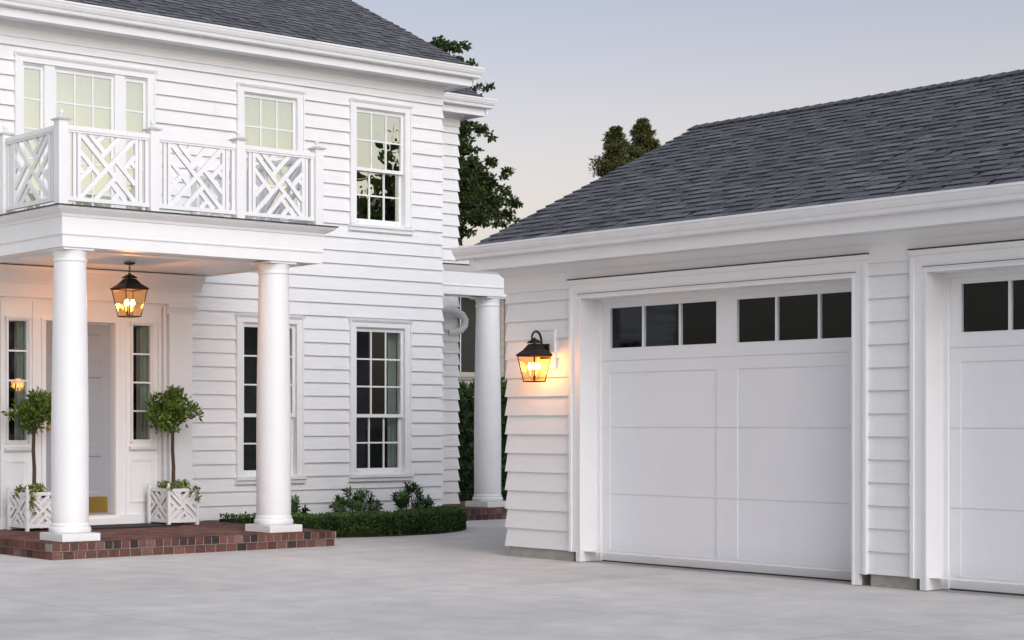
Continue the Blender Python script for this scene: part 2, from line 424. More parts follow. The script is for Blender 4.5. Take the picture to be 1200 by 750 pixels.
mb = siding(FR, FACADE, HB, .158, 5.52, EX, PH, m0=-1); build('clapboard_wall', mb, 'siding', house, raw=True)
mb = siding(FL, FACADE, HB, .158, 5.52, EX, PH, m0=-1); build('clapboard_wall', mb, 'siding', house, raw=True)
# side wing set back
F2 = fy(Y2); F2R = fx(X2, 1)
mb = siding(F2, HR, X2, .158, 5.52, EX, PH, m1=1); mm = siding(F2R, Y2, HB, .158, 5.52, EX, PH, m0=-1)
build('clapboard_wall', mb, 'siding', house, raw=True); build('clapboard_wall', mm, 'siding', house, raw=True)
mb = MB(); mb.box(W0, HR+.01, X2-.01, Y2+.01, HB, -.05, SOF); build('inner_wall', mb, 'trim', house)
# frieze boards
mb = MB()
mb.prof(F, [(-.01, 5.50), (.028, 5.50), (.028, SOF-.002), (-.01, SOF-.002)], HL, HR, -1, 1)
mb.prof(FR, [(-.01, 5.50), (.028, 5.50), (.028, SOF-.002), (-.01, SOF-.002)], FACADE, Y2, -1, 0)
mb.prof(F2, [(-.01, 5.50), (.028, 5.50), (.028, SOF-.002), (-.01, SOF-.002)], HR+.03, X2, 0, 1)
mb.prof(F2R, [(-.01, 5.50), (.028, 5.50), (.028, SOF-.002), (-.01, SOF-.002)], Y2, HB, -1, 0)
build('frieze', mb, 'trim', house)
# eaves: soffit + fascia, gutters
def eave(F, u0, u1, m0, m1, zs, oh, parent):
    mb = MB()
    mb.prof(F, [(-.02, zs), (oh-.03, zs), (oh-.03, zs-.012), (oh, zs-.012), (oh, zs+.15), (-.02, zs+.15)], u0, u1, m0, m1)
    mb.prof(F, [(.028, zs-.05), (.035, zs-.05), (.06, zs-.02), (.075, zs-.001), (.028, zs-.001)], u0, u1, m0, m1)
    return mb
def gut(F, u0, u1, m0, m1, zb, n0, h=.135, d=.12):
    k = d/.12
    pr = [(n0, zb), (n0+.055*k, zb), (n0+.075*k, zb+.010), (n0+.082*k, zb+.045*h/.135), (n0+.092*k, zb+.052*h/.135), (n0+.108*k, zb+.085*h/.135), (n0+.113*k, zb+.110*h/.135), (n0+.120*k, zb+.113*h/.135), (n0+.120*k, zb+h), (n0+.108*k, zb+h),
          (n0+.100*k, zb+.10*h/.135), (n0+.06*k, zb+.012), (n0+.004, zb+.012), (n0+.004, zb+h-.01), (n0, zb+h-.01)]
    return MB().prof(F, pr, u0, u1, m0, m1)
OH = .28
for (f, a, b, p, q) in ((F, HL, HR, -1, 1), (FR, FACADE, Y2, -1, 0), (F2, HR+OH, X2, 0, 1), (F2R, Y2, HB, -1, 0), (FL, FACADE, HB, -1, 0)):
    build('eave', eave(f, a, b, p, q, SOF, OH, house), 'trim', house)
    build('gutter', gut(f, a, b, p, q, SOF+.085, OH), 'gutter', house)
# roofs: side gables
PT = .55; ez = 5.865
def slope(pt): L = math.hypot(1, pt); return 1/L, pt/L, L
def gable_roof(name, x0, x1, y0, y1, ez, pt, parent, rake_l=True):
    """ridge along X; front slope faces -Y"""
    c, s_, L = slope(pt); run = (y1-y0)/2; yr = y0+run; zr = ez+run*pt; q = MB()
    shingles((x0, y0, ez), (1, 0, 0), (0, c, s_), (0, -s_, c), run*L, lambda s: 0, lambda s: x1-x0, mb=q)
    shingles((x0, y1, ez), (1, 0, 0), (0, -c, s_), (0, s_, c), run*L, lambda s: 0, lambda s: x1-x0, mb=q, e=.142)
    caps((x0, yr, zr+.004), (x1, yr, zr+.004), (0, -c, -s_), (0, c, -s_), q)
    for (ya, yb) in ((y0, yr), (y1, yr)): q.face([(x0, ya, ez-.015), (x1, ya, ez-.015), (x1, yb, zr-.015), (x0, yb, zr-.015)], 0)
    build(name, q, 'shingle', parent, raw=True)
    for xa, xb in ((x1-.05, x1-.012),)+(((x0+.012, x0+.05),) if rake_l else ()):
        q = MB()
        for sg in (1, -1):
            P = [(yr-sg*run, ez-.018), (yr, zr-.018), (yr, zr-.2), (yr-sg*run, ez-.2)]; i = len(q.v)
            q.v += [(xa, y, z) for y, z in P]+[(xb, y, z) for y, z in P]
            for f in ((0, 1, 2, 3), (7, 6, 5, 4), (0, 4, 5, 1), (1, 5, 6, 2), (2, 6, 7, 3), (3, 7, 4, 0)): q.f.append(tuple(i+k for k in f)); q.t.append(.5)
        build('rake_board', q, 'trim', parent)
        q = MB(); xw = x1-.33 if xa > (x0+x1)/2 else x0+.33
        q.face([(xw, y0+.33, ez-.22), (xw, y1-.33, ez-.22), (xw, yr, zr-.14)]); build('gable_wall', q, 'siding', parent, raw=True)
ro = OH+.035
gable_roof('roof', HL-ro, HR+ro+.02, FACADE-ro, HB+ro, ez, PT, house)
gable_roof('wing_roof', HR-1.5, X2+ro, Y2-ro, HB+.31, ez+.003, PT, house, False)

# windows ----------------------------------------------------------
def casing(mb, F, a, b, z0, z1, cw=.10, n=.036, sill=True, cap=True):
    zs = z0+(.10 if sill else 0)
    mb.box(F, a, a+cw, -.02, n, zs, z1-cw); mb.box(F, b-cw, b, -.02, n, zs, z1-cw)
    mb.box(F, a, b, -.02, n+.001, z1-cw, z1-.022)
    # back band
    mb.box(F, a-.004, a+.016, .0, n+.014, zs, z1-.022); mb.box(F, b-.016, b+.004, .0, n+.014, zs, z1-.022)
    if cap: mb.prof(F, [(-.01, z1-.04), (n+.008, z1-.04), (n+.022, z1-.018), (n+.026, z1-.006), (-.01, z1)], a-.014, b+.014)
    if sill:
        mb.prof(F, [(-.01, z0), (.035, z0), (.050, z0+.012), (.052, z0+.045), (.072, z0+.058), (.074, z0+.086), (-.01, z0+.10)], a-.022, b+.022)
def sash(mb, F, a, b, z0, z1, cols, rows, n0, st=.038, rail=.042, mt=.019, top=None, bot=None):
    top = top or rail; bot = bot or rail; th = .03
    mb.box(F, a, a+st, n0-th, n0, z0, z1); mb.box(F, b-st, b, n0-th, n0, z0, z1)
    mb.box(F, a+st, b-st, n0-th, n0-.0005, z0, z0+bot); mb.box(F, a+st, b-st, n0-th, n0-.0005, z1-top, z1)
    ga, gb, gc, gd = a+st, b-st, z0+bot, z1-top
    for i in range(1, cols): u = ga+(gb-ga)*i/cols; mb.box(F, u-mt/2, u+mt/2, n0-.022, n0-.005, gc, gd)
    for i in range(1, rows): z = gc+(gd-gc)*i/rows; mb.box(F, ga, gb, n0-.021, n0-.006, z-mt/2, z+mt/2)
    return (ga, gb, gc, gd, n0-.016)
def pane(F, r, name, m, parent):
    a, b, c, d, n = r; q = MB(); q.face([F(a-.005, n, c-.005), F(b+.005, n, c-.005), F(b+.005, n, d+.005), F(a-.005, n, d+.005)]); return build(name, q, m, parent, raw=True)
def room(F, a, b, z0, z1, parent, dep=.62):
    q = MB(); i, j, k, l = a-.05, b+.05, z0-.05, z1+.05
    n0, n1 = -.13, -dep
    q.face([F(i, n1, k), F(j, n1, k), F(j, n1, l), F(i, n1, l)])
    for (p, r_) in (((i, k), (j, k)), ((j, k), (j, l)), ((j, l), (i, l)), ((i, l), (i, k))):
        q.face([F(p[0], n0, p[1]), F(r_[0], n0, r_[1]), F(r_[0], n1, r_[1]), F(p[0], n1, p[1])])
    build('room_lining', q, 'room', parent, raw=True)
def curtain(F, a, b, z0, z1, n, m, parent, amp=.02, name='curtain'):
    q = MB(); k = max(8, int((b-a)/.02)); P = [(a+(b-a)*i/k, n+amp*math.sin(i*1.35)) for i in range(k+1)]
    for (u, x), (v, y) in zip(P, P[1:]): q.face([F(u, x, z0), F(v, y, z0), F(v, y, z1), F(u, x, z1)])
    build(name, q, m, parent, raw=True)
for (a, b, z0, z1, kind) in WIN:
    mb = MB(); casing(mb, F, a, b, z0, z1)
    # jamb liner
    for (p, q_) in ((a+.10-.012, a+.10), (b-.10, b-.10+.012)): mb.box(F, p, q_, -.11, -.0205, z0+.10, z1-.10)
    mb.box(F, a+.1, b-.1, -.11, .02, z0+.10, z0+.112); mb.box(F, a+.1, b-.1, -.11, .015, z1-.10-.012, z1-.10)
    wo = build('window', mb, 'trim', house)
    ia, ib, iz0, iz1 = a+.10, b-.10, z0+.112, z1-.112
    zm = (1.392 if kind == 'low' else 4.482)
    s1 = MB(); r1 = sash(s1, F, ia, ib, zm-.022, iz1, 3, 3 if kind == 'low' else 2, -.006)
    so = build('upper_sash', s1, 'trim', wo)
    s2 = MB(); r2_ = sash(s2, F, ia, ib, iz0, zm+.02, 3, 2, -.044, bot=.06)
    build('lower_sash', s2, 'trim', wo)
    gm = 'gl_low' if kind == 'low' else 'gl_up'
    pane(F, r1, 'glass', gm, wo); pane(F, r2_, 'glass', gm, wo)
    room(F, ia, ib, iz0, iz1, wo)
    if kind == 'low': curtain(F, ib-.13, ib+.04, iz0, iz1, -.15, 'curtain', wo)
    elif abs(a-12.53) < .01 or a < 10: curtain(F, ia-.02, ib+.02, iz0, iz1, -.12, 'blind', wo, .002, 'roller_blind')
    # sash lifts
    for u in (ia+.09, ib-.09): q = MB(); q.box(F, u-.02, u+.02, -.044, -.03, iz0+.02, iz0+.032); build('sash_lift', q, 'trim', wo)
# balcony doors
mb = MB(); casing(mb, F, 9.52, 11.35, 3.40, 5.34, sill=False)
for (p, q_) in ((9.895, 10.03), (10.815, 10.95)): mb.box(F, p, q_, -.05, .022, 3.40, 5.24)
mb.box(F, 9.62, 11.25, -.05, .01, 5.222, 5.25)
bd = build('balcony_door', mb, 'trim', house)
for (a, b, c) in ((9.62, 9.895, 1), (10.03, 10.815, 3), (10.95, 11.25, 1)):
    s1 = MB(); r1 = sash(s1, F, a, b, 3.42, 5.222, c, 5, -.006, st=.034, bot=.12); build('sash', s1, 'trim', bd); pane(F, r1, 'glass', 'gl_up', bd)
room(F, 9.62, 11.25, 3.42, 5.22, bd); curtain(F, 9.62, 11.25, 3.42, 5.2, -.14, 'blind', bd, .003, 'roller_blind')

# entry surround -----------------------------------------------------
EF = fy(16.72)
mb = MB()
# flat panelled infill with openings for sidelights and door
hs = [(9.835, 10.72, .10, 2.415), (9.345, 9.612, 1.085, 2.425), (10.945, 11.225, 1.085, 2.425)]
sheath(mb, EF, 9.05, 11.50, .15, 2.66, hs, n=0, depth=.11)
# vertical stops and casings
for u in (9.80, 10.722): mb.box(EF, u-.028 if u < 10 else u, u if u < 10 else u+.03, 0, .022, .16, 2.4165)
mb.box(EF, 9.772, 10.752, 0, .022, 2.417, 2.447)
for u in (9.66, 10.86): mb.box(EF, u, u+.028, 0, .012, .16, 2.62)
for u in (11.30, 11.355): mb.box(EF, u, u+.03, 0, .03+(.02 if u > 11.32 else 0), .16, 2.62)
for u in (9.20, 9.255): mb.box(EF, u, u+.03, 0, .03+(.02 if u < 9.22 else 0), .16, 2.62)
# ledge and raised frame under each sidelight
for (a, b) in ((9.31, 9.645), (10.91, 11.26)):
    mb.prof(EF, [(0, .985), (.018, .985), (.038, 1.005), (.042, 1.03), (0, 1.035)], a, b)
    mb.box(EF, a+.02, a+.055, 0, .012, .40, .90); mb.box(EF, b-.055, b-.02, 0, .012, .40, .90)
    mb.box(EF, a+.055, b-.055, 0, .0118, .40, .43); mb.box(EF, a+.055, b-.055, 0, .0118, .87, .90)
mb.box(EF, 9.05, 11.50, 0, .034, .1575, .27)
build('entry_surround', mb, 'trim', house)
for (a, b) in ((9.345, 9.612), (10.945, 11.225)):
    mb = MB(); casing(mb, EF, a-.012, b+.012, 1.075, 2.445, cw=.022, n=.02, sill=False)
    sl = build('sidelight', mb, 'trim', house)
    s1 = MB(); r1 = sash(s1, EF, a, b, 1.085, 2.425, 1, 4, .004, st=.022, rail=.026); build('sash', s1, 'trim', sl)
    pane(EF, r1, 'glass', 'gl_low', sl); room(EF, a, b, 1.09, 2.42, sl, .75)
    curtain(EF, a+.17, b-.002, 1.09, 2.42, -.075, 'curtain', sl, .008)
# pilasters and entablature
for (a, b) in ((11.43, 11.75), (8.81, 9.13)):
    mb = MB(); mb.box(EF, a, b, -.1, .055, .157, 2.56); mb.box(EF, a-.02, b+.02, -.1, .075, .157, .33)
    mb.prof(EF, [(-.1, 2.545), (.057, 2.545), (.062, 2.565), (.085, 2.60), (.10, 2.625), (.10, 2.652), (-.1, 2.652)], a-.035, b+.035)
    build('pilaster', mb, 'trim', house)
mb = MB(); mb.box(EF, 8.80, 11.76, -.12, .056, 2.653, 3.0)
mb.prof(EF, [(.05, 2.80), (.066, 2.80), (.085, 2.84), (.125, 2.90), (.155, 2.945), (.16, 2.985), (.05, 2.985)], 8.70, 11.86)
mb.prof(EF, [(.05, 2.655), (.064, 2.655), (.064, 2.675), (.05, 2.68)], 8.80, 11.76)
build('entablature', mb, 'trim', house)
# door
mb = MB(); DF = fy(16.81); a, b, z0, z1 = 9.838, 10.717, .285, 2.41
def panelled(mb, F, a, b, z0, z1, pans, rec=.012, th=.045):
    us = sorted({a, b, *[p[0] for p in pans], *[p[1] for p in pans]}); zs = sorted({z0, z1, *[p[2] for p in pans], *[p[3] for p in pans]})
    for i, j in zip(us, us[1:]):
        for k, l in zip(zs, zs[1:]):
            if not any(p[0] < (i+j)/2 < p[1] and p[2] < (k+l)/2 < p[3] for p in pans): mb.face([F(i, 0, k), F(j, 0, k), F(j, 0, l), F(i, 0, l)])
    for (p, q, r, t) in pans:
        s = .014; P = [(p, r), (q, r), (q, t), (p, t)]; Q = [(p+s, r+s), (q-s, r+s), (q-s, t-s), (p+s, t-s)]
        for i in range(4): j = (i+1) % 4; mb.face([F(P[i][0], 0, P[i][1]), F(P[j][0], 0, P[j][1]), F(Q[j][0], -rec, Q[j][1]), F(Q[i][0], -rec, Q[i][1])])
        mb.face([F(u, -rec, z) for (u, z) in Q])
    mb.face([F(a, -th, z0), F(b, -th, z0), F(b, -th, z1), F(a, -th, z1)])
mid = (a+b)/2
pans = [(a+.11, mid-.055, 1.93, 2.29), (mid+.055, b-.11, 1.93, 2.29), (a+.11, mid-.055, 1.06, 1.81), (mid+.055, b-.11, 1.06, 1.81), (a+.11, mid-.055, .52, .93), (mid+.055, b-.11, .52, .93)]
panelled(mb, DF, a, b, z0, z1, pans)
dr = build('front_door', mb, 'doorg', house, raw=True)
mb = MB(); mb.box(DF, a+.04, b-.03, 0, .004, .295, .475); build('kick_plate', mb, 'brass', dr)
mb = MB(); mb.lathe((0, 0, 0), [(.001, 0), (.03, .0), (.03, .006), (.012, .01), (.01, .035), (.026, .045), (.03, .06), (.02, .075), (.001, .078)], 16)
mb.v = [(a+.06+x, 16.81-z, 1.25+y) for (x, y, z) in mb.v]; build('door_knob', mb, 'brass', dr, smooth=True)
mb = MB(); mb.box(EF, 9.836, 10.719, -.12, -.085, 2.40, 2.414); build('door_stop', mb, 'trim', house); mb = MB(); mb.box(EF, 9.80, 10.76, -.12, .05, .157, .235); build('threshold', mb, 'trim', house)
mb = MB(); mb.box(EF, 9.84, 10.715, -.1, .02, .237, .283); build('sill_plate', mb, 'found', house)
q = MB()
q.box(W0, 9.3, 11.3, 17.58, 17.59, .1, 2.5)

# porch roof --------------------------------------------------------
AX0, AX1, AY0 = 8.735, 11.935, 14.545
ZB, ZT = 2.985, 3.362
mb = MB()
# three sided beam: build as stacked closed boxes with a soffit; faces front (-Y), left (-X), right (+X)
PF, PL, PR = fy(AY0), fx(AX0, -1), fx(AX1, 1)
mb.box(W0, AX0+.004, AX1-.004, AY0+.004, 16.86, ZB+.014, ZT-.01)
pr = [(0, ZB), (.0, ZB+.112), (.012, ZB+.114), (.016, ZB+.128), (.008, ZB+.14), (.008, ZB+.285), (.02, ZB+.29), (.03, ZB+.315), (.06, ZB+.33), (.095, ZB+.352), (.11, ZB+.366), (.11, ZT), (-.05, ZT), (-.05, ZB+.02), (-.05, ZB)]
mb.prof(PF, pr, AX0, AX1, -1, 1); mb.prof(PL, pr, AY0, 16.86, -1, 0); mb.prof(PR, pr, AY0, 16.86, -1, 0)
po = build('porch_roof', mb, 'trim', house)
mb = MB(); mb.box(W0, AX0-.125, AX1+.125, AY0-.125, 16.87, ZT+.001, ZT+.014); build('roof_flashing', mb, 'flash', po)
mb = MB(); mb.box(W0, AX0-.05, AX1+.05, AY0-.05, 16.87, ZT+.015, ZT+.022); build('deck_membrane', mb, 'found', po)
# soffit bead lines
mb = MB()
mb.box(W0, AX0+.30, AX1-.02, AY0+.28, AY0+.30, ZB-.006, ZB+.02); mb.box(W0, AX0+.28, AX0+.30, AY0+.28, 16.55, ZB-.006, ZB+.02); build('soffit_trim', mb, 'trim', po)
def column(cx, cy, zb, zt, r0, r1, parent, pl=.215):
    mb = MB(); n = 22; H_ = zt-zb; base = .075
    pr = [(r0*.98, base+.10)]
    for i in range(n+1):
        t = i/n; r = r0+(r1-r0)*(max(0, t-.3)/.7)**1.35; pr.append((r, base+.12+(H_-base-.12-.12)*t))
    co = build('column', MB().lathe((cx, cy, zb), pr, 40), 'trim', parent, smooth=True)
    q = MB(); R_ = pl*.95
    q.lathe((cx, cy, zb+base), [(R_*.93, 0), (R_, .012), (R_*1.02, .032), (R_, .052), (R_*.92, .064), (r0*1.06, .068), (r0*1.05, .082), (r0*1.0, .10)], 40)
    q.frustum((cx, cy), pl, zb, pl, zb+base)
    build('base', q, 'trim', co, smooth=True, bevel=.003)
    q = MB(); q.lathe((cx, cy, zt-.135), [(r1, 0), (r1*1.06, .01), (r1*1.06, .028), (r1, .035), (r1, .06), (r1*1.06, .09), (r1*1.08, .108)], 40)
    q.frustum((cx, cy), r1*1.09, zt-.024, r1*1.09, zt-.001)
    build('capital', q, 'trim', co, smooth=True)
column(8.935, 14.735, .157, ZB, .183, .158, house); column(11.435, 14.735, .157, ZB, .183, .158, house)

# balcony railing ---------------------------------------------------
def post(x, y, parent):
    q = MB(); q.box(W0, x-.052, x+.052, y-.052, y+.052, 3.382, 4.20); o = build('railing_post', q, 'trim', parent, bevel=.003)
    q = MB(); q.frustum((x, y), .066, 4.20, .078, 4.212); q.frustum((x, y), .078, 4.2125, .018, 4.240)
    q.lathe((x, y, 4.238), [(.010, 0), (.012, .02)]+[(.024*math.sin(a), .042-.024*math.cos(a)) for a in [i*math.pi/8 for i in range(2, 8)]]+[(.002, .067)], 14)
    build('finial', q, 'trim', o, smooth=True)
def fret(mb, F, a, b, z0, z1, wd=.046, n0=-.012, n1=.012):
    m_ = lambda x, y: (a+(b-a)*x, z1-(z1-z0)*y)
    L = [((0, 0), (1, 1)), ((1, 0), (0, 1))]
    half = [((.17, 0), (.445, .275)), ((.72, 0), (.36, .36)), ((.42, 0), (.295, .125)), ((0, .28), (.36, .64)), ((0, .72), (.22, .50)), ((0, .55), (.085, .635))]
    for (p, q) in half: L += [(p, q), ((1-p[0], 1-p[1]), (1-q[0], 1-q[1]))]
    for i, (p, q) in enumerate(L): mb.bar(F, m_(*p), m_(*q), wd, n0+i*.00015, n1-i*.00015)
def rail_panel(F, a, b, parent):
    q = MB(); zt, zb_ = 4.115, 3.475
    q.box(F, a, b, -.032, .032, zt, 4.160); q.box(F, a, b, -.024, .024, zt-.02, zt-.0005)
    q.box(F, a, b, -.024, .024, zb_-.04, zb_)
    t1 = zt-.02; L = b-a; s = .17*L
    for u in (a+.022, b-.022): q.box(F, u-.02, u+.02, -.016, .016, zb_, t1)
    for u in (a+.094, b-.094): q.box(F, u-.018, u+.018, -.012, .012, zb_, t1)
    for u in (a+s-.018, b-s+.018): q.box(F, u-.019, u+.019, -.017, .017, zb_, t1)
    fret(q, F, a+s-.006, b-s+.006, zb_-.004, t1+.004)
    build('railing_panel', q, 'trim', parent)
RY = 14.62; RX = [8.765, 9.82, 10.885, 11.925]
for x in RX: post(x, RY, house)
for a, b in zip(RX, RX[1:]): rail_panel(fy(RY), a+.052, b-.052, house)
SY = [RY, 15.72, 16.80]
for X in (RX[0], RX[3]):
    for y in SY[1:]: post(X, y, house)
    for a, b in zip(SY, SY[1:]): rail_panel(fx(X, -1), a+.052, b-.052, house)

# side breezeway attached to the wing ---------------------------------
BX0, BX1, BY0, BY1 = 15.86, 20.6, 17.28, 18.50
mb = MB(); BZ = 3.02
prb = [(0, BZ), (0, BZ+.11), (.012, BZ+.113), (.014, BZ+.13), (.006, BZ+.14), (.006, BZ+.30), (.03, BZ+.325), (.06, BZ+.36), (.075, BZ+.385), (-.05, BZ+.385), (-.05, BZ)]
mb.prof(fy(BY0), prb, BX0, BX1, 0, 1); mb.prof(fx(BX1, 1), prb, BY0, 17.68, -1, 0)
mb.box(W0, BX0, BX1-.003, BY0+.004, 17.68, BZ+.012, BZ+.38)
br = build('side_porch_beam', mb, 'trim', house)
mb = MB(); mb.box(W0, BX0, BX1+.09, BY0-.09, 17.72, BZ+.387, BZ+.40); build('roof_flashing', mb, 'flash', br)
column(17.26, 17.47, .157, BZ, .183, .158, house); column(20.2, 17.46, .157, BZ, .183, .158, house)
# downspout elbow
mb = MB(); pts = [(15.95, 17.9, 2.93), (16.7, 17.9, 2.90), (17.0, 17.9, 2.88), (17.12, 17.9, 2.84), (17.19, 17.9, 2.76), (17.20, 17.9, 2.66), (17.14, 17.9, 2.58), (17.0, 17.96, 2.53), (16.8, 18.1, 2.50), (16.8, 18.28, 2.4), (16.8, 18.3, 2.2)]
pts = [(16.2, 18.27, 2.94), (17.2, 18.27, 2.90), (17.42, 18.27, 2.88), (17.55, 18.27, 2.83), (17.61, 18.27, 2.76), (17.60, 18.27, 2.68), (17.54, 18.28, 2.62), (17.46, 18.30, 2.59), (17.38, 18.36, 2.58)]
mb.tube(pts, .05, 12); build('downspout', mb, 'gutter', house, smooth=True)

# brick steps ---------------------------------------------------------
def brick_step(name, label, x0, x1, y0, y1, zt=.157, group=None):
    t = thing(name, label, 'brick step', ((x0+x1)/2, (y0+y1)/2, 0))
    q = MB(); q.box(W0, x0+.005, x1-.005, y0+.005, y1, -.03, .0745); q.box(W0, x0-.007, x1+.007, y0-.007, y1, .0755, zt-.006); build('mortar_bed', q, 'mortar', t)
    q = MB(); jt = .012
    def tn():
        r = random.random()
        return random.uniform(.02, .22) if r < .16 else (random.uniform(.72, .92) if r < .28 else random.uniform(.3, .7))
    # faces: two courses
    def course(F, a, b, z0, z1, n0, n1, L):
        u = a
        while u < b-.02:
            l = min(L*random.uniform(.97, 1.03), b-u); q.box(F, u, u+l-jt, n0+random.uniform(-.002, .002), n1+random.uniform(-.002, .002), z0, z1, tn()); u += l
    for (F_, a, b) in ((fy(y0), x0, x1), (fx(x0, -1), y0+.11, y1), (fx(x1, 1), y0+.11, y1)):
        course(F_, a, b, .082, zt, -.10, .012, .098); course(F_, a+(.0), b, -.01, .070, -.10, 0, random.choice((.128, .132)))
    # paving bricks: running pattern on top
    r = 0; y = y0+.115
    while y < y1:
        x = x0+.115-(.1 if r % 2 else 0)
        while x < x1-.115:
            a_, b_ = max(x, x0+.113), min(x+.2, x1-.113)
            if b_-a_ > .03: q.box(W0, a_, b_-.009, y, min(y+.088, y1), .10, zt-.001+random.uniform(-.0015, .0012), min(1, tn()*.8+.25))
            x += .2
        y += .098; r += 1
    build('brickwork', q, 'brick', t)
    return t
brick_step('brick_step', 'red brick porch step carrying the two front columns and planters', 8.55, 12.02, 14.43, 16.78)
brick_step('brick_step', 'red brick step under the lone side porch column beyond the clipped hedge', 15.86, 20.9, 17.18, 18.9)

# ================================================================== GARAGE
gar = thing('garage', 'white clapboard garage with panelled doors and dark grey shingle gable roof', 'garage', (15.5, 8.4, 0))
G = fx(GAR, -1); GY1, GY0 = 12.345, 4.3; GX1 = 18.53; GS = 2.785; GE = .1815; GP = .097
OPN = [(8.504, 11.378), (4.984, 7.858)]
cas = [(a-.125-.012, b+.125) for a, b in OPN]
hol = [(a-.04, b+.04, -.1, 2.50) for a, b in OPN]
mb = siding(G, GY0, GY1, GP, 2.60, GE, GP, hol, lip=.024, m1=1, m0=-1); build('clapboard_wall', mb, 'siding', gar, raw=True)
GB = fy(GY1, 1); GN = fy(GY0, -1)
for F_ in (GB, GN):
    mb = siding(F_, GAR, GX1, GP, 2.78, GE, GP, lip=.024, m0=-1, m1=1); build('clapboard_wall', mb, 'siding', gar, raw=True)
mb = MB(); hw = [(a-.022, b+.022, .0, 2.472) for a, b in OPN]
sheath(mb, G, GY0, GY1-.002, .10, GS, [(p, q_, .1, r_) for (p, q_, _, r_) in hw], n=0, depth=.15)
build('inner_wall', mb, 'trim', gar)
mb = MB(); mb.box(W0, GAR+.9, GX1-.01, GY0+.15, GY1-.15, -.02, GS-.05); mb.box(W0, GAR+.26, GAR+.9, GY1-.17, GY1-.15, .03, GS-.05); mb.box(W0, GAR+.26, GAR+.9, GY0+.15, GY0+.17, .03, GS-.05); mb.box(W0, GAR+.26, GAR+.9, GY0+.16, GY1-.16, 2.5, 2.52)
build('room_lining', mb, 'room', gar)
mb = MB(); mb.prof(G, [(-.01, 2.556), (.030, 2.556), (.030, GS-.002), (-.01, GS-.002)], GY0, GY1, -1, 1); mb.prof(G, [(.030, GS-.075), (.038, GS-.075), (.07, GS-.03), (.085, GS-.001), (.030, GS-.001)], GY0, GY1, -1, 1)
mb.prof(GB, [(-.01, 2.556), (.030, 2.556), (.030, GS-.002), (-.01, GS-.002)], GAR, GX1, -1, 0)
build('frieze', mb, 'trim', gar)
mb = MB(); mb.prof(G, [(-.02, GS), (.30, GS), (.30, GS-.012), (.33, GS-.012), (.33, GS+.16), (-.02, GS+.16)], GY0-.2, GY1+.2); build('eave', mb, 'trim', gar)
build('gutter', gut(G, GY0-.3, GY1+.19, 0, .33, GS+.098, .331, .122, .115), 'gutter', gar)
# foundation
for (a, b) in ((11.50, GY1-.01), (7.97, 8.37), (GY0+.01, 4.86)): mb = MB(); mb.box(G, a, b, -.20, -.006, -.06, GP+.01); build('foundation', mb, 'found', gar)
mb = MB(); mb.box(W0, GAR+.21, GX1-.02, GY1-.15, GY1-.012, -.06, GP+.01); build('foundation', mb, 'found', gar)
# roof
RXr, RZr = 15.50, 4.50; ex, ezg = GAR-.345, 3.005
pg = (RZr-ezg)/(RXr-ex); cg, sg, Lg = slope(pg); ye, yn = GY1+.165, GY0-.2
roof = MB()
shingles((ex, yn, ezg), (0, 1, 0), (cg, 0, sg), (-sg, 0, cg), (RXr-ex)*Lg, lambda s: 0, lambda s: ye-yn, mb=roof)
shingles((2*RXr-ex, yn, ezg), (0, 1, 0), (-cg, 0, sg), (sg, 0, cg), (RXr-ex)*Lg, lambda s: 0, lambda s: ye-yn, mb=roof)
caps((RXr, yn, RZr+.004), (RXr, ye+.02, RZr+.004), (-cg, 0, -sg), (cg, 0, -sg), roof)
roof.face([(ex, yn, ezg-.015), (ex, ye, ezg-.015), (RXr, ye, RZr-.015), (RXr, yn, RZr-.015)], 0); roof.face([(2*RXr-ex, yn, ezg-.015), (2*RXr-ex, ye, ezg-.015), (RXr, ye, RZr-.015), (RXr, yn, RZr-.015)], 0)
build('roof', roof, 'shingle', gar, raw=True)
for (ya, yb) in ((ye-.045, ye-.012), (yn+.01, yn+.04)):
    mb = MB()
    for sx in (1, -1):
        P = [(RXr-sx*(RXr-ex), ezg-.02), (RXr, RZr-.02), (RXr, RZr-.20), (RXr-sx*(RXr-ex), ezg-.20)]
        i = len(mb.v); mb.v += [(x, ya, z) for x, z in P]+[(x, yb, z) for x, z in P]
        for q_ in ((0, 1, 2, 3), (7, 6, 5, 4), (0, 4, 5, 1), (1, 5, 6, 2), (2, 6, 7, 3), (3, 7, 4, 0)): mb.f.append(tuple(i+k for k in q_)); mb.t.append(.5)
    build('rake_board', mb, 'trim', gar)
for y in (GY1-.01, GY0+.01):
    mb = MB(); mb.face([(GAR, y, GS-.02), (GX1, y, GS-.02), (RXr, y, RZr-.1)])
    build('gable_wall', mb, 'siding', gar, raw=True)
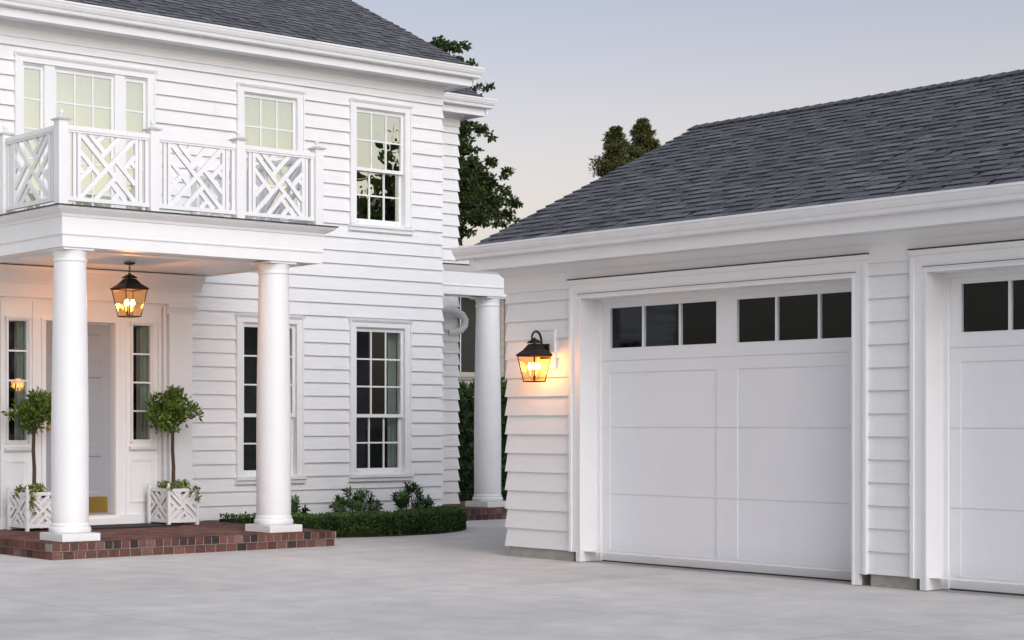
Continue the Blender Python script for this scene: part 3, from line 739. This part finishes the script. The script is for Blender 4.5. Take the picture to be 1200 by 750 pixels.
# doors
for (a, b) in OPN:
    mb = MB(); zt = 2.45; cw = .125
    # casing with stepped inner part reaching the ground
    for sg_, e_ in ((-1, a), (1, b)):
        i0, i1 = sorted((e_, e_+sg_*.055)); o0, o1 = sorted((e_+sg_*.055, e_+sg_*cw)); b0_, b1_ = sorted((e_+sg_*(cw-.022), e_+sg_*(cw+.006)))
        mb.box(G, i0, i1, -.01, .040, .004, zt); mb.box(G, o0, o1, -.01, .0395, .092, zt)
        mb.box(G, b0_, b1_, .0, .055, .0925, zt+cw); j0, j1 = sorted((e_-sg_*.002, e_+sg_*.016)); mb.box(G, j0, j1, .03, .047, .0045, zt+.016)
    mb.box(G, a-cw, b+cw, -.01, .0405, zt+.0005, zt+.155); mb.box(G, a-.0, b+.0, .03, .0472, zt+.0003, zt+.0165)
    mb.box(G, a-.03, b+.03, .03, .050, zt+.030, zt+.040)
    mb.prof(G, [(-.01, zt+.135), (.050, zt+.135), (.062, zt+.158), (.068, zt+.166), (.068, zt+.175), (-.01, zt+.178)], a-cw-.016, b+cw+.016)
    # reveal linings and stops
    mb.box(G, a-.02, a-.0005, -.235, .039, .004, zt); mb.box(G, b+.0005, b+.02, -.235, .039, .004, zt); mb.box(G, a, b, -.235, .039, zt+.0007, zt+.02)
    mb.box(G, a, a+.035, -.222, -.19, .004, zt); mb.box(G, b-.035, b, -.222, -.19, .004, zt); mb.box(G, a+.035, b-.035, -.222, -.19, zt-.035, zt)
    do = build('garage_door', mb, 'trim', gar)
    q = MB(); q.box(G, a-cw-.018, b+cw+.018, -.005, .073, zt+.1785, zt+.187); q.box(G, a-.03, b+.03, .034, .053, zt+.0405, zt+.045); build('drip_flashing', q, 'flash', do)
    q = MB(); D = fx(GAR+.223, -1); A, B = a+.012, b-.012; c = (a+b)/2-.014; dz = [.008, .633, 1.252, 1.872, zt-.012]
    # windows: three each side
    wins = []
    for base in (c-.137, c-1.568+.0):
        pass
    Lr = [(1.322, .940), (.921, .520), (.502, .108)]
    for (p, r_) in Lr: wins.append((c+r_, c+p)); wins.append((c-p, c-r_))
    wz0, wz1 = 1.99, 2.365
    pan = [(c+.11, c+1.328), (c-1.328, c-.11)]
    # slab faces by cells with recesses; thin joint grooves between sections
    gj = [z for z in dz[1:4]]
    us = sorted({A, B, *[x for w_ in wins for x in w_], *[x for p in pan for x in p]}); zs = sorted({dz[0], dz[4], .113, 1.765, wz0, wz1, *[z-.003 for z in gj], *[z+.003 for z in gj]})
    def kindof(u, z):
        if any(w_[0] < u < w_[1] for w_ in wins) and wz0 < z < wz1: return None
        n = 0
        if any(p[0] < u < p[1] for p in pan) and .113 < z < 1.765: n = -.010
        if any(abs(z-g_) < .003 for g_ in gj): n -= .007
        return n
    gr = {}
    for i, (u0, u1) in enumerate(zip(us, us[1:])):
        for j, (z0, z1) in enumerate(zip(zs, zs[1:])):
            n = kindof((u0+u1)/2, (z0+z1)/2); gr[i, j] = n
            if n is not None: q.face([D(u0, n, z0), D(u1, n, z0), D(u1, n, z1), D(u0, n, z1)])
    for (i, j), n in gr.items():
        for (di, dj) in ((1, 0), (0, 1)):
            k = gr.get((i+di, j+dj), 'x')
            if k == 'x' or k == n: continue
            a_, b_ = (n if n is not None else -.03), (k if k is not None else -.03)
            if di: q.face([D(us[i+1], a_, zs[j]), D(us[i+1], a_, zs[j+1]), D(us[i+1], b_, zs[j+1]), D(us[i+1], b_, zs[j])])
            else: q.face([D(us[i], a_, zs[j+1]), D(us[i+1], a_, zs[j+1]), D(us[i+1], b_, zs[j+1]), D(us[i], b_, zs[j+1])])
    q.face([D(A, -.04, dz[0]), D(B, -.04, dz[0]), D(B, -.04, 1.9), D(A, -.04, 1.9)])
    build('door_leaf', q, 'doorw', do, raw=True)
    q = MB(); q.box(D, A, B, -.04, .004, .0, .012); build('bottom_seal', q, 'flash', do)
    for (p, r_) in wins:
        q = MB(); q.face([D(p, -.010, wz0), D(r_, -.010, wz0), D(r_, -.010, wz1), D(p, -.010, wz1)]); build('glass', q, 'gl_gar', do, raw=True)
        q = MB()
        for (x0_, x1_, y0_, y1_) in ((p-.007, p+.001, wz0-.007, wz1+.007), (r_-.001, r_+.007, wz0-.007, wz1+.007)): q.box(D, x0_, x1_, 0, .003, y0_, y1_)
        q.box(D, p+.001, r_-.001, 0, .0028, wz0-.007, wz0+.001); q.box(D, p+.001, r_-.001, 0, .0028, wz1-.001, wz1+.007)
        build('pane_moulding', q, 'doorw', do)
# siding block behind the wall lantern
mb = MB(); mb.box(G, 11.70, 11.92, 0, .045, 1.81, 2.165); mb.prof(G, [(0, 2.165), (.05, 2.165), (.056, 2.18), (0, 2.186)], 11.69, 11.93); build('mounting_block', mb, 'trim', gar)

# ================================================================== LANTERNS
def lantern_body(c, zt, zb, w, parent, tag_=''):
    """zt = roof eave height, zb = bottom; w = roof half width"""
    wt, wb = w*.90, w*.57
    q = MB()
    # flared roof in three steps
    P = [(w, zt), (w*.985, zt+.012), (w*.62, zt+.055), (w*.36, zt+.105), (w*.30, zt+.112)]
    for (a, z0), (b, z1) in zip(P, P[1:]): q.frustum(c, a, z0, b, z1)
    q.frustum(c, w*.40, zt+.118, w*.42, zt+.124); q.frustum(c, w*.42, zt+.124, w*.14, zt+.158)
    q.tube([(c[0], c[1], zt+.10), (c[0], c[1], zt+.172)], w*.10, 8)
    build('roof_cap', q, 'iron', parent)
    q = MB(); t = .0055
    for (sx, sy) in ((-1, -1), (1, -1), (1, 1), (-1, 1)): q.tube([(c[0]+sx*wb, c[1]+sy*wb, zb), (c[0]+sx*wt, c[1]+sy*wt, zt)], t, 6)
    for (h, z) in ((wb, zb+.003), (wt, zt-.003)):
        cr = [(c[0]-h, c[1]-h, z), (c[0]+h, c[1]-h, z), (c[0]+h, c[1]+h, z), (c[0]-h, c[1]+h, z)]
        for i in range(4): q.tube([cr[i], cr[(i+1) % 4]], t*1.1, 6)
    q.tube([(c[0], c[1], zb), (c[0], c[1], zb+.09)], .007, 8)
    for k in range(4):
        a = math.pi/2*k+.5; x, y = math.cos(a), math.sin(a)
        q.tube([(c[0], c[1], zb+.025), (c[0]+x*.025, c[1]+y*.025, zb+.022), (c[0]+x*.042, c[1]+y*.042, zb+.045), (c[0]+x*.045, c[1]+y*.045, zb+.06)], .0035, 6)
    q.tube([(c[0]-wb, c[1]-wb, zb+.003), (c[0]+wb, c[1]+wb, zb+.003)], .003, 4)
    build('frame', q, 'iron', parent)
    q = MB()
    for i in range(4):
        S_ = [(-1, -1), (1, -1), (1, 1), (-1, 1)]; a, b = S_[i], S_[(i+1) % 4]
        q.face([(c[0]+a[0]*wb, c[1]+a[1]*wb, zb+.004), (c[0]+b[0]*wb, c[1]+b[1]*wb, zb+.004), (c[0]+b[0]*wt, c[1]+b[1]*wt, zt-.004), (c[0]+a[0]*wt, c[1]+a[1]*wt, zt-.004)])
    build('glass', q, 'gl_lamp', parent, raw=True)
    for k in range(4):
        a = math.pi/2*k+.5; x, y = c[0]+.045*math.cos(a), c[1]+.045*math.sin(a)
        q = MB().lathe((x, y, zb+.058), [(.010, 0), (.010, .055), (.006, .058)], 10); cd = build('candle', q, 'candle', parent, smooth=True)
        q = MB().lathe((x, y, zb+.116), [(.006, 0), (.014, .014), (.016, .028), (.011, .046), (.002, .066)], 10); build('bulb', q, 'bulb', cd, smooth=True)
def lamp_light(loc, power, rad=.03):
    ld = bpy.data.lights.new('lantern_light', 'POINT'); ld.energy = power; ld.color = (1, .42, .13); ld.shadow_soft_size = rad
    lo = bpy.data.objects.new('lantern_light', ld); C.objects.link(lo); lo.location = loc; return lo
lc = (10.19, 15.60)
hl = thing('hanging_lantern', 'lit bronze four sided lantern hanging from the porch ceiling', 'lantern', (lc[0], lc[1], 2.41))
lantern_body(lc, 2.70, 2.412, .150, hl)
q = MB().lathe((lc[0], lc[1], 2.955), [(.02, 0), (.055, .010), (.062, .020), (.062, .029)], 20); build('ceiling_plate', q, 'iron', hl, smooth=True)
q = MB()
for i, z in enumerate((2.945, 2.925, 2.905, 2.885)):
    pts = [(lc[0]+(.009*math.cos(a) if i % 2 else 0), lc[1]+(0 if i % 2 else .009*math.cos(a)), z-.0+.015*math.sin(a)) for a in [k*math.pi/5 for k in range(11)]]
    q.tube(pts, .003, 6)
build('chain', q, 'iron', hl, smooth=True)
ll = lamp_light((lc[0], lc[1], 2.575), 15); ll.parent = hl; ll.location = (0, 0, .165)
wc = (12.28, 11.81)
wl = thing('wall_lantern', 'lit bronze carriage lantern with curled arm on the garage wall', 'wall lantern', (12.43, 11.81, 1.97))
lantern_body(wc, 1.93, 1.684, .123, wl)
q = MB(); q.box(G, 11.755, 11.865, .045, .07, 1.90, 2.045); build('back_plate', q, 'iron', wl, bevel=.004)
q = MB()
pts = [(12.41, 11.81, 1.99), (12.385, 11.81, 2.0), (12.375, 11.81, 2.05), (12.37, 11.81, 2.10), (12.35, 11.81, 2.14), (12.315, 11.81, 2.162), (12.29, 11.81, 2.160), (12.262, 11.81, 2.145), (12.246, 11.81, 2.11), (12.25, 11.81, 2.08), (12.27, 11.81, 2.066), (12.288, 11.81, 2.075), (12.29, 11.81, 2.088)]
q.tube(pts, [.011]*6+[.010, .0095, .009, .0085, .008, .008, .01], 8); q.tube([(12.268, 11.81, 2.068), (12.28, 11.81, 2.04)], .006, 8)
build('scroll_arm', q, 'iron', wl, smooth=True)
ll = lamp_light((wc[0], wc[1], 1.83), 7, .09); ll.parent = wl; ll.location = (wc[0]-12.43, 0, -.125)

# ================================================================== PORCH THINGS
m_ = MB(); m_.box(W0, 10.02, 11.18, 16.10, 16.62, .1585, .170)
tag(build('door_mat', m_, 'mat', base=(10.6, 16.36, .158)), 'black rubber mat lying before the grey front door', 'door mat')
def planter(x, y, label):
    t = thing('planter_box', label, 'planter', (x+.19, y+.19, .158), 'lattice planter boxes beside the front door')
    s = .385; z0, z1 = .20, .565; P = (x, y)
    q = MB()
    w_ = .034
    q.box(W0, x+w_, x+s-w_, y+w_, y+w_+.014, z0, z1); q.box(W0, x+w_, x+s-w_, y+s-w_-.014, y+s-w_, z0, z1); q.box(W0, x+w_, x+w_+.014, y+w_+.014, y+s-w_-.014, z0, z1); q.box(W0, x+s-w_-.014, x+s-w_, y+w_+.014, y+s-w_-.014, z0, z1)
    q.box(W0, x+.034, x+s-.034, y+.034, y+s-.034, z0, z0+.02)
    build('box', q, 'trim', t)
    for (px, py) in ((x, y), (x+s, y), (x+s, y+s), (x, y+s)):
        q = MB(); q.box(W0, px-.017, px+.017, py-.017, py+.017, .158, .60); q.lathe((px, py, .60), [(.008, 0), (.016, .01), (.014, .022), (.003, .03)], 10); build('corner_post', q, 'trim', t)
    fr = [fy(y+.012), fy(y+s-.012, 1), fx(x+.012, -1), fx(x+s-.012, 1)]
    for k, F_ in enumerate(fr):
        a = (x if k < 2 else y)+.017; b = a+s-.034
        q = MB(); q.box(F_, a, b, 0, .016, z1-.035, z1+.002); q.box(F_, a, b, 0, .016, z0-.01, z0+.03)
        fret(q, F_, a-.002, b+.002, z0+.02, z1-.03, .033, 0, .013)
        build('lattice', q, 'trim', t)
    q = MB(); q.box(W0, x+.034, x+s-.034, y+.034, y+s-.034, z1-.06, z1-.02); build('soil', q, 'soil', t)
    return x+s/2, y+s/2
def topiary(cx, cy, label, seed, dens=1.0, r=.285):
    random.seed(seed)
    t = thing('topiary_tree', label, 'potted tree', (cx, cy, .545), 'standard topiary trees in the planters')
    z0, zc = .53, 1.42; lx = random.uniform(-.01, .01)
    q = MB(); pts = [(cx, cy, z0), (cx+.005, cy, .8), (cx-.006, cy+.004, 1.0), (cx+lx, cy, 1.22)]
    q.tube(pts, [.023, .021, .020, .018], 8)
    tips = []
    for k in range(9):
        a = k*2.4; e = .10+.12*random.random(); p1 = (cx+lx+math.cos(a)*e*.6, cy+math.sin(a)*e*.6, 1.29+.03*random.random()); p2 = (cx+lx+math.cos(a)*e*1.6, cy+math.sin(a)*e*1.6, 1.36+.12*random.random())
        q.tube([(cx+lx, cy, 1.20), p1, p2], [.010, .007, .003], 6); tips.append(p2)
    build('trunk', q, 'bark', t, smooth=True)
    cl = []
    for k in range(26):
        d = Vector((random.gauss(0, 1), random.gauss(0, 1), random.gauss(0, 1))).normalized(); rr = random.uniform(.40, 1.12)
        rad = random.uniform(.04, .095)
        cl.append(((cx+lx+d.x*rr*(r-.05), cy+d.y*rr*(r-.05), zc+.01+d.z*rr*(r-.08)), (rad, rad, rad*.8), rad**2))
    cl.append(((cx+lx, cy, zc), (r*.7, r*.7, r*.55), .016))
    q = MB(); leaves(q, cl, int(2700*dens), .054, .42, hollow=.2, up=.6)
    build('crown', q, 'leaf_topiary', t, raw=True)
def ivy(cx, cy, label, seed, hang):
    random.seed(seed); q = MB(); cl = []
    for k in range(22): a = random.uniform(0, 6.3); e = random.uniform(.05, .17); cl.append(((cx+e*math.cos(a), cy+e*math.sin(a), .585+random.uniform(-.01, .035)), (.045, .045, .03), 1))
    for (hx, hy, z0, z1) in hang:
        z = z0
        while z > z1: cl.append(((hx+random.uniform(-.015, .015), hy+random.uniform(-.012, .0), z), (.02, .02, .02), .32)); z -= .03
    leaves(q, cl, 420, .035, .8, hollow=.2, up=.3)
    tag(build('ivy_plant', q, 'leaf_ivy', base=(cx, cy, .56), raw=True), label, 'ivy', 'ivy plants trailing from the planters')
c1 = planter(11.10, 16.20, 'white lattice planter box right of the door, nearer the clapboard wall')
topiary(*c1, 'full round topiary tree in the planter right of the door', 3, 1.0, .30)
ivy(*c1, 'green ivy spilling over the right corner of the right planter', 5, [(11.47, 16.17, .58, .42), (11.40, 16.17, .57, .50), (11.12, 16.17, .58, .52)])
c2 = planter(9.30, 16.20, 'white lattice planter box left of the door, half behind the near column')
topiary(*c2, 'looser topiary tree left of the door, partly behind the near column', 12, .8, .29)
ivy(*c2, 'green ivy hanging down the corner post of the left planter', 9, [(9.36, 16.17, .58, .33), (9.22, 16.3, .58, .50), (9.34, 16.18, .55, .42)])

# hedges and shrubs ----------------------------------------------------
def tube_hedge(name, path, hw, h, n, size, label, cat, m, seed, z0=0, group=None, core='core'):
    """hedge along a path of (x,y); dark core plus leaves over a bumpy surface"""
    random.seed(seed); t = thing(name, label, cat, (path[len(path)//2][0], path[len(path)//2][1], z0), group)
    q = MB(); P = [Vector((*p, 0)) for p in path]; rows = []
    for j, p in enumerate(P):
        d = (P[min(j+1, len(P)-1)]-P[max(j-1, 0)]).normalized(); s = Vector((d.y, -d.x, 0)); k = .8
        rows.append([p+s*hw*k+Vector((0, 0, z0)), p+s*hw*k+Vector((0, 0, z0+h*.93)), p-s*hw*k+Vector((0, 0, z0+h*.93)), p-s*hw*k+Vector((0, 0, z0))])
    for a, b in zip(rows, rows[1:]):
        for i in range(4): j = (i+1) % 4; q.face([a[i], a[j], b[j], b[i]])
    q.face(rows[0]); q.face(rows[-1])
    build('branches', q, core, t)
    L = [0]
    for a, b in zip(P, P[1:]): L.append(L[-1]+(b-a).length)
    q = MB(); per = [random.uniform(-.4, .4) for _ in range(200)]
    for _ in range(n):
        l = random.uniform(0, L[-1]); j = max(i for i in range(len(L)) if L[i] <= l); j = min(j, len(P)-2)
        f = (l-L[j])/(L[j+1]-L[j]); p = P[j].lerp(P[j+1], f); d = (P[j+1]-P[j]).normalized(); s = Vector((d.y, -d.x, 0))
        r = random.random(); wob = 1+.05*math.sin(l*7)+.05*math.sin(l*17+1)+.03*math.sin(l*41)
        if r < .55: o = s*hw*wob+Vector((0, 0, random.uniform(0.02, 1)*h)); nn = s
        elif r < .92: o = s*hw*random.uniform(-1, 1)+Vector((0, 0, h*(wob*.5+.5)*random.uniform(.97, 1.03))); nn = Vector((0, 0, 1))
        else: o = -s*hw+Vector((0, 0, random.uniform(0, 1)*h)); nn = -s
        o = o*random.uniform(.88, 1.06)
        c = p+o+Vector((0, 0, z0)); ax = (Vector((random.gauss(0, 1), random.gauss(0, 1), random.gauss(0, 1)))*.6+nn*.7+Vector((0, 0, .4))).normalized()
        sd2 = ax.cross(Vector((random.gauss(0, 1), random.gauss(0, 1), random.gauss(0, 1)))).normalized(); sz = size*random.uniform(.6, 1.4)
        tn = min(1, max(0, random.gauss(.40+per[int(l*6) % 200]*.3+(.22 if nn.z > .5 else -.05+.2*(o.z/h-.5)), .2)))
        q.face([c, c+ax*sz*.5+sd2*sz*.3, c+ax*sz, c+ax*sz*.5-sd2*sz*.3], tn)
    # end caps
    for (e, d) in ((P[0], (P[0]-P[1]).normalized()), (P[-1], (P[-1]-P[-2]).normalized())):
        s = Vector((d.y, -d.x, 0))
        for _ in range(int(n*.10*min(1, hw*3))):
            u = random.uniform(-1, 1); c = e+d*(hw*.35*math.sqrt(max(0, 1-u*u))+random.uniform(-.02, .02))+s*hw*u+Vector((0, 0, z0+random.random()*h)); ax = (Vector((random.gauss(0, 1), random.gauss(0, 1), random.gauss(0, 1)))*.6+d).normalized()
            sd2 = ax.cross(Vector((0, .3, 1))).normalized(); sz = size*random.uniform(.6, 1.4); q.face([c, c+ax*sz*.5+sd2*sz*.3, c+ax*sz, c+ax*sz*.5-sd2*sz*.3], random.uniform(.1, .7))
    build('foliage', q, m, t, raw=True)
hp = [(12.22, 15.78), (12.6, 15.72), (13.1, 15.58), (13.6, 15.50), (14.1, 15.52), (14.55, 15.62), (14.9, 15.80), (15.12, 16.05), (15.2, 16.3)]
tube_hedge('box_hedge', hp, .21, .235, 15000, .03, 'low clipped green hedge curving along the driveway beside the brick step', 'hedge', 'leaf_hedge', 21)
tube_hedge('box_hedge', [(8.3, 15.75), (7.6, 15.6), (6.8, 15.55), (6.0, 15.7), (5.5, 16.1)], .21, .235, 5000, .034, 'low clipped hedge at the far left edge beside the brick step', 'hedge', 'leaf_hedge', 22)
tube_hedge('ground_cover', [(12.12, 16.55), (12.5, 16.60), (12.95, 16.62)], .10, .20, 900, .035, 'low green sprigs growing between brick step and clapboard wall', 'plant', 'leaf_hedge', 23)
g = MB(); pts = [(12.02, 15.60), (12.6, 15.52), (13.2, 15.32), (13.7, 15.26), (14.3, 15.30), (14.8, 15.48), (15.2, 15.75), (15.45, 16.1), (15.6, 17.0), (12.02, 17.0)]
g.face([(x, y, .012) for x, y in pts]); g2 = MB(); n_ = len(pts)
for i in range(n_): a, b = pts[i], pts[(i+1) % n_]; g.face([(a[0], a[1], -.01), (b[0], b[1], -.01), (b[0], b[1], .012), (a[0], a[1], .012)])
o = build('planting_bed', g, 'soil'); o['kind'] = 'structure'
def shrub(x, y, r, h, seed, label, n=26):
    random.seed(seed); t = thing('shrub', label, 'shrub', (x, y, .01), 'young evergreen shrubs behind the hedge')
    st, lf = MB(), MB()
    for k in range(n):
        a = random.uniform(0, 6.283); e = r*math.sqrt(random.uniform(.02, 1)); z = .14+(h-.16)*(1-(e/r)**1.8*.65)*random.uniform(.72, 1.0)
        p = Vector((x+math.cos(a)*e, y+math.sin(a)*e*.7, z))
        st.tube([(x, y, .0), (x+math.cos(a)*e*.4, y+math.sin(a)*e*.3, z*.5), tuple(p)], [.006, .005, .003], 5)
        out = Vector((math.cos(a)*e/r*.9, math.sin(a)*e/r*.9, .75)).normalized()
        for lvl in range(3):
            pp = p-out*lvl*.035
            for j in range(7):
                b = j*.9+lvl*.4+random.random()*.4; s1 = out.cross(Vector((1, .2, .1))).normalized(); s2 = out.cross(s1)
                ax = ((s1*math.cos(b)+s2*math.sin(b))*(.8+.25*lvl)+out*.75).normalized(); sd2 = ax.cross(out).normalized(); sz = random.uniform(.065, .10)
                c = pp; lf.face([c, c+ax*sz*.55+sd2*sz*.15, c+ax*sz, c+ax*sz*.55-sd2*sz*.15], min(1, max(0, random.gauss(.45-.12*lvl, .22))))
    build('stems', st, 'bark', t); build('foliage', lf, 'leaf_shrub', t, raw=True)
shrub(12.98, 16.4, .20, .50, 31, 'small shrub peeking out right behind the second column', 18)
shrub(13.90, 16.3, .33, .54, 32, 'spiky evergreen shrub left below the right hand ground floor window', 34)
shrub(14.82, 16.35, .30, .56, 33, 'spiky evergreen shrub nearest the house corner, right of its twin', 30)

tube_hedge('cedar_hedge', [(19.0, 22.2), (21, 22.1), (23.5, 22.0), (26, 22.1)], .45, 1.80, 16000, .10, 'tall dark green cedar hedge behind the side porch column', 'hedge', 'leaf_cedar', 41)

# neighbour house -------------------------------------------------------
nb = thing('neighbour_house', 'beige clapboard house with dark windows seen past the side porch column', 'house', (31, 33, 0))
NF = fy(30)
mb = siding(NF, 26.5, 38, 0, 4.6, .20, .1, [(27.6, 29.95, 2.5, 4.3), (30.25, 32.6, 2.5, 4.3)], lip=.02); build('clapboard_wall', mb, 'nb', nb, raw=True)
mb = MB(); mb.box(W0, 26.5, 38, 30.3, 37, 0, 4.6); build('inner_wall', mb, 'room', nb)
mb = MB(); mb.box(W0, 26.2, 38.3, 29.6, 29.75, 4.45, 4.65); mb.box(W0, 26.2, 38.3, 29.75, 30.0, 4.6, 4.65); build('eave', mb, 'nb', nb)
mb = MB(); mb.face([(26.1, 29.6, 4.66), (38.4, 29.6, 4.66), (36, 33.5, 5.25), (28.5, 33.5, 5.25)], .4); mb.face([(26.1, 37.4, 4.66), (38.4, 37.4, 4.66), (36, 33.5, 5.25), (28.5, 33.5, 5.25)], .4); mb.face([(26.1, 29.6, 4.66), (28.5, 33.5, 5.25), (26.1, 37.4, 4.66)], .4); mb.face([(38.4, 29.6, 4.66), (36, 33.5, 5.25), (38.4, 37.4, 4.66)], .4)
build('roof', mb, 'shingle', nb, raw=True)
for (a, b) in ((27.6, 29.95), (30.25, 32.6)):
    mb = MB(); casing(mb, NF, a-.08, b+.08, 2.32, 4.38, cw=.09, n=.04); wo = build('window', mb, 'nb', nb)
    s1 = MB(); r1 = sash(s1, NF, a, b, 2.45, 4.28, 2, 1, 0, st=.06); build('sash', s1, 'trim', wo); pane(NF, r1, 'glass', 'gl_low', wo)

# trees ------------------------------------------------------------------
def tree(name, label, x, y, h, clumps, n, size, m, seed, tr=.25, group=None):
    random.seed(seed); t = thing(name, label, 'tree', (x, y, 0), group)
    q = MB(); q.tube([(x, y, -.05), (x+.1, y, h*.3), (x-.05, y+.1, h*.6), (x, y, h*.88)], [tr, tr*.8, tr*.5, tr*.12], 10)
    for (c, r, w_) in clumps:
        if c[2] < h*.62 or random.random() < .8: continue
        z0 = min(c[2]*.8, h*.7); q.tube([(x, y, z0*.9), ((x+c[0])/2, (y+c[1])/2, (z0+c[2])/2), c], [tr*.16, tr*.09, tr*.03], 5)
    build('trunk', q, 'bark', t, smooth=True)
    q = MB(); leaves(q, clumps, n, size, .6, hollow=.15); build('crown', q, m, t, raw=True)
def ray(px, py, t):
    u = (px-230)/2075.4; return Vector((t*(.578+.816*u), t*(.816-.578*u), 1.28+t*(497.5-py)/2075.4))
# big tree behind the wing: clumps of boughs reaching out to the right
random.seed(5)
TB = [(505, 62, 20), (528, 55, 13), (543, 48, 9), (535, 70, 12), (552, 74, 6), (508, 110, 26), (546, 112, 14), (562, 108, 10), (574, 104, 7), (515, 150, 30), (545, 150, 15), (562, 152, 10), (575, 158, 7), (550, 172, 10),
      (520, 200, 34), (553, 196, 18), (575, 192, 11), (590, 202, 9), (570, 215, 16), (540, 235, 26), (570, 240, 20), (592, 226, 11), (602, 238, 9), (597, 250, 10), (580, 258, 13), (555, 262, 14), (530, 270, 14), (533, 288, 7), (500, 280, 22), (480, 180, 40), (470, 110, 35), (470, 240, 40), (512, 300, 16)]
TB += [(500, 100, 30), (495, 140, 34), (500, 215, 38), (530, 175, 22), (536, 215, 26), (552, 225, 20), (558, 245, 18), (520, 245, 26), (570, 228, 14), (556, 210, 12)]
cl = []
for (px, py, pr_) in TB:
    T = 62+random.uniform(-2.5, 2.5); c = ray(px, py, T); r_ = pr_*T/2075
    for k in range(max(3, int(pr_/2.2))):
        d = Vector((random.gauss(0, 1), random.gauss(0, 1), random.gauss(0, 1))).normalized()*random.uniform(.1, 1.1)
        rr = r_*random.uniform(.18, .6); cl.append((tuple(c+d*r_), (rr*1.15, rr*1.15, rr*.42), rr**1.7))
tb = ray(500, 497, 62)
tree('deciduous_tree', 'large leafy dark green tree rising behind the house corner', tb.x, tb.y, 14.5, cl, 90000, .125, 'leaf_tree', 6, .3)
# conifers beyond the garage ridge, warm sunlight put into their needle colours
def conifer(px, ptop, pbase, halfw, T, seed, label):
    random.seed(seed); a, b = ray(px, ptop, T), ray(px, pbase, T); W_ = halfw*T/2075
    t = thing('conifer_tree', label, 'tree', (a.x, a.y, 0), 'conifers beyond the garage roof'); q = MB(); q.tube([(a.x, a.y, 0), (a.x, a.y, a.z*.6), (a.x, a.y, a.z)], [.35, .22, .03], 8); cl = []
    H_ = a.z; k = 0; z = a.z-.1
    while z > 5:
        f = min(1.0, ((a.z-z)/(a.z-b.z)))**.95; R_ = W_*f*random.uniform(.6, 1.25)+.06
        if z < b.z: R_ = W_*(1+(b.z-z)*.05)
        for j in range(5 if z > b.z else 4):
            an = random.uniform(0, 6.283); tip = Vector((a.x+math.cos(an)*R_, a.y+math.sin(an)*R_, z+.12*R_)); q.tube([(a.x, a.y, z), tuple(tip)], [.04, .012], 4)
            for s in (.45, .75, 1.0): cc = Vector((a.x, a.y, z)).lerp(tip, s); e = .10+.22*f; cl.append((tuple(cc), (e*1.2, e*1.2, e*.6), 1))
        z -= .27 if z > b.z else .8
    build('trunk', q, 'bark', t); q = MB(); leaves(q, cl, 26000, .15, .32, hollow=.05); build('crown', q, 'leaf_con', t, raw=True)
conifer(753, 141, 206, 31, 85, 51, 'taller conifer peeking above the garage roof, right of the pair')
conifer(722, 150, 208, 30, 88, 52, 'shorter conifer peeking above the garage roof, left of the pair')
# trees across the street, mirrored in the upstairs window
for (x, y, h, sd_, lb) in ((36.0, -5.0, 11.0, 61, 'leafy street tree mirrored in the upper right window'),):
    random.seed(sd_); cl = []
    for k in range(30):
        d = Vector((random.gauss(0, 1), random.gauss(0, 1), random.gauss(0, 1))).normalized()*random.uniform(.4, 1); rr = random.uniform(.5, .9)
        cl.append(((x+d.x*2.2, y+d.y*2.2, h*.62+d.z*h*.33), (rr, rr, rr*.7), 1))
    tree('street_tree', lb, x, y, h, cl, 6000, .28, 'leaf_tree', sd_)

for o in bpy.data.objects:
    if '_b' in o: del o['_b']
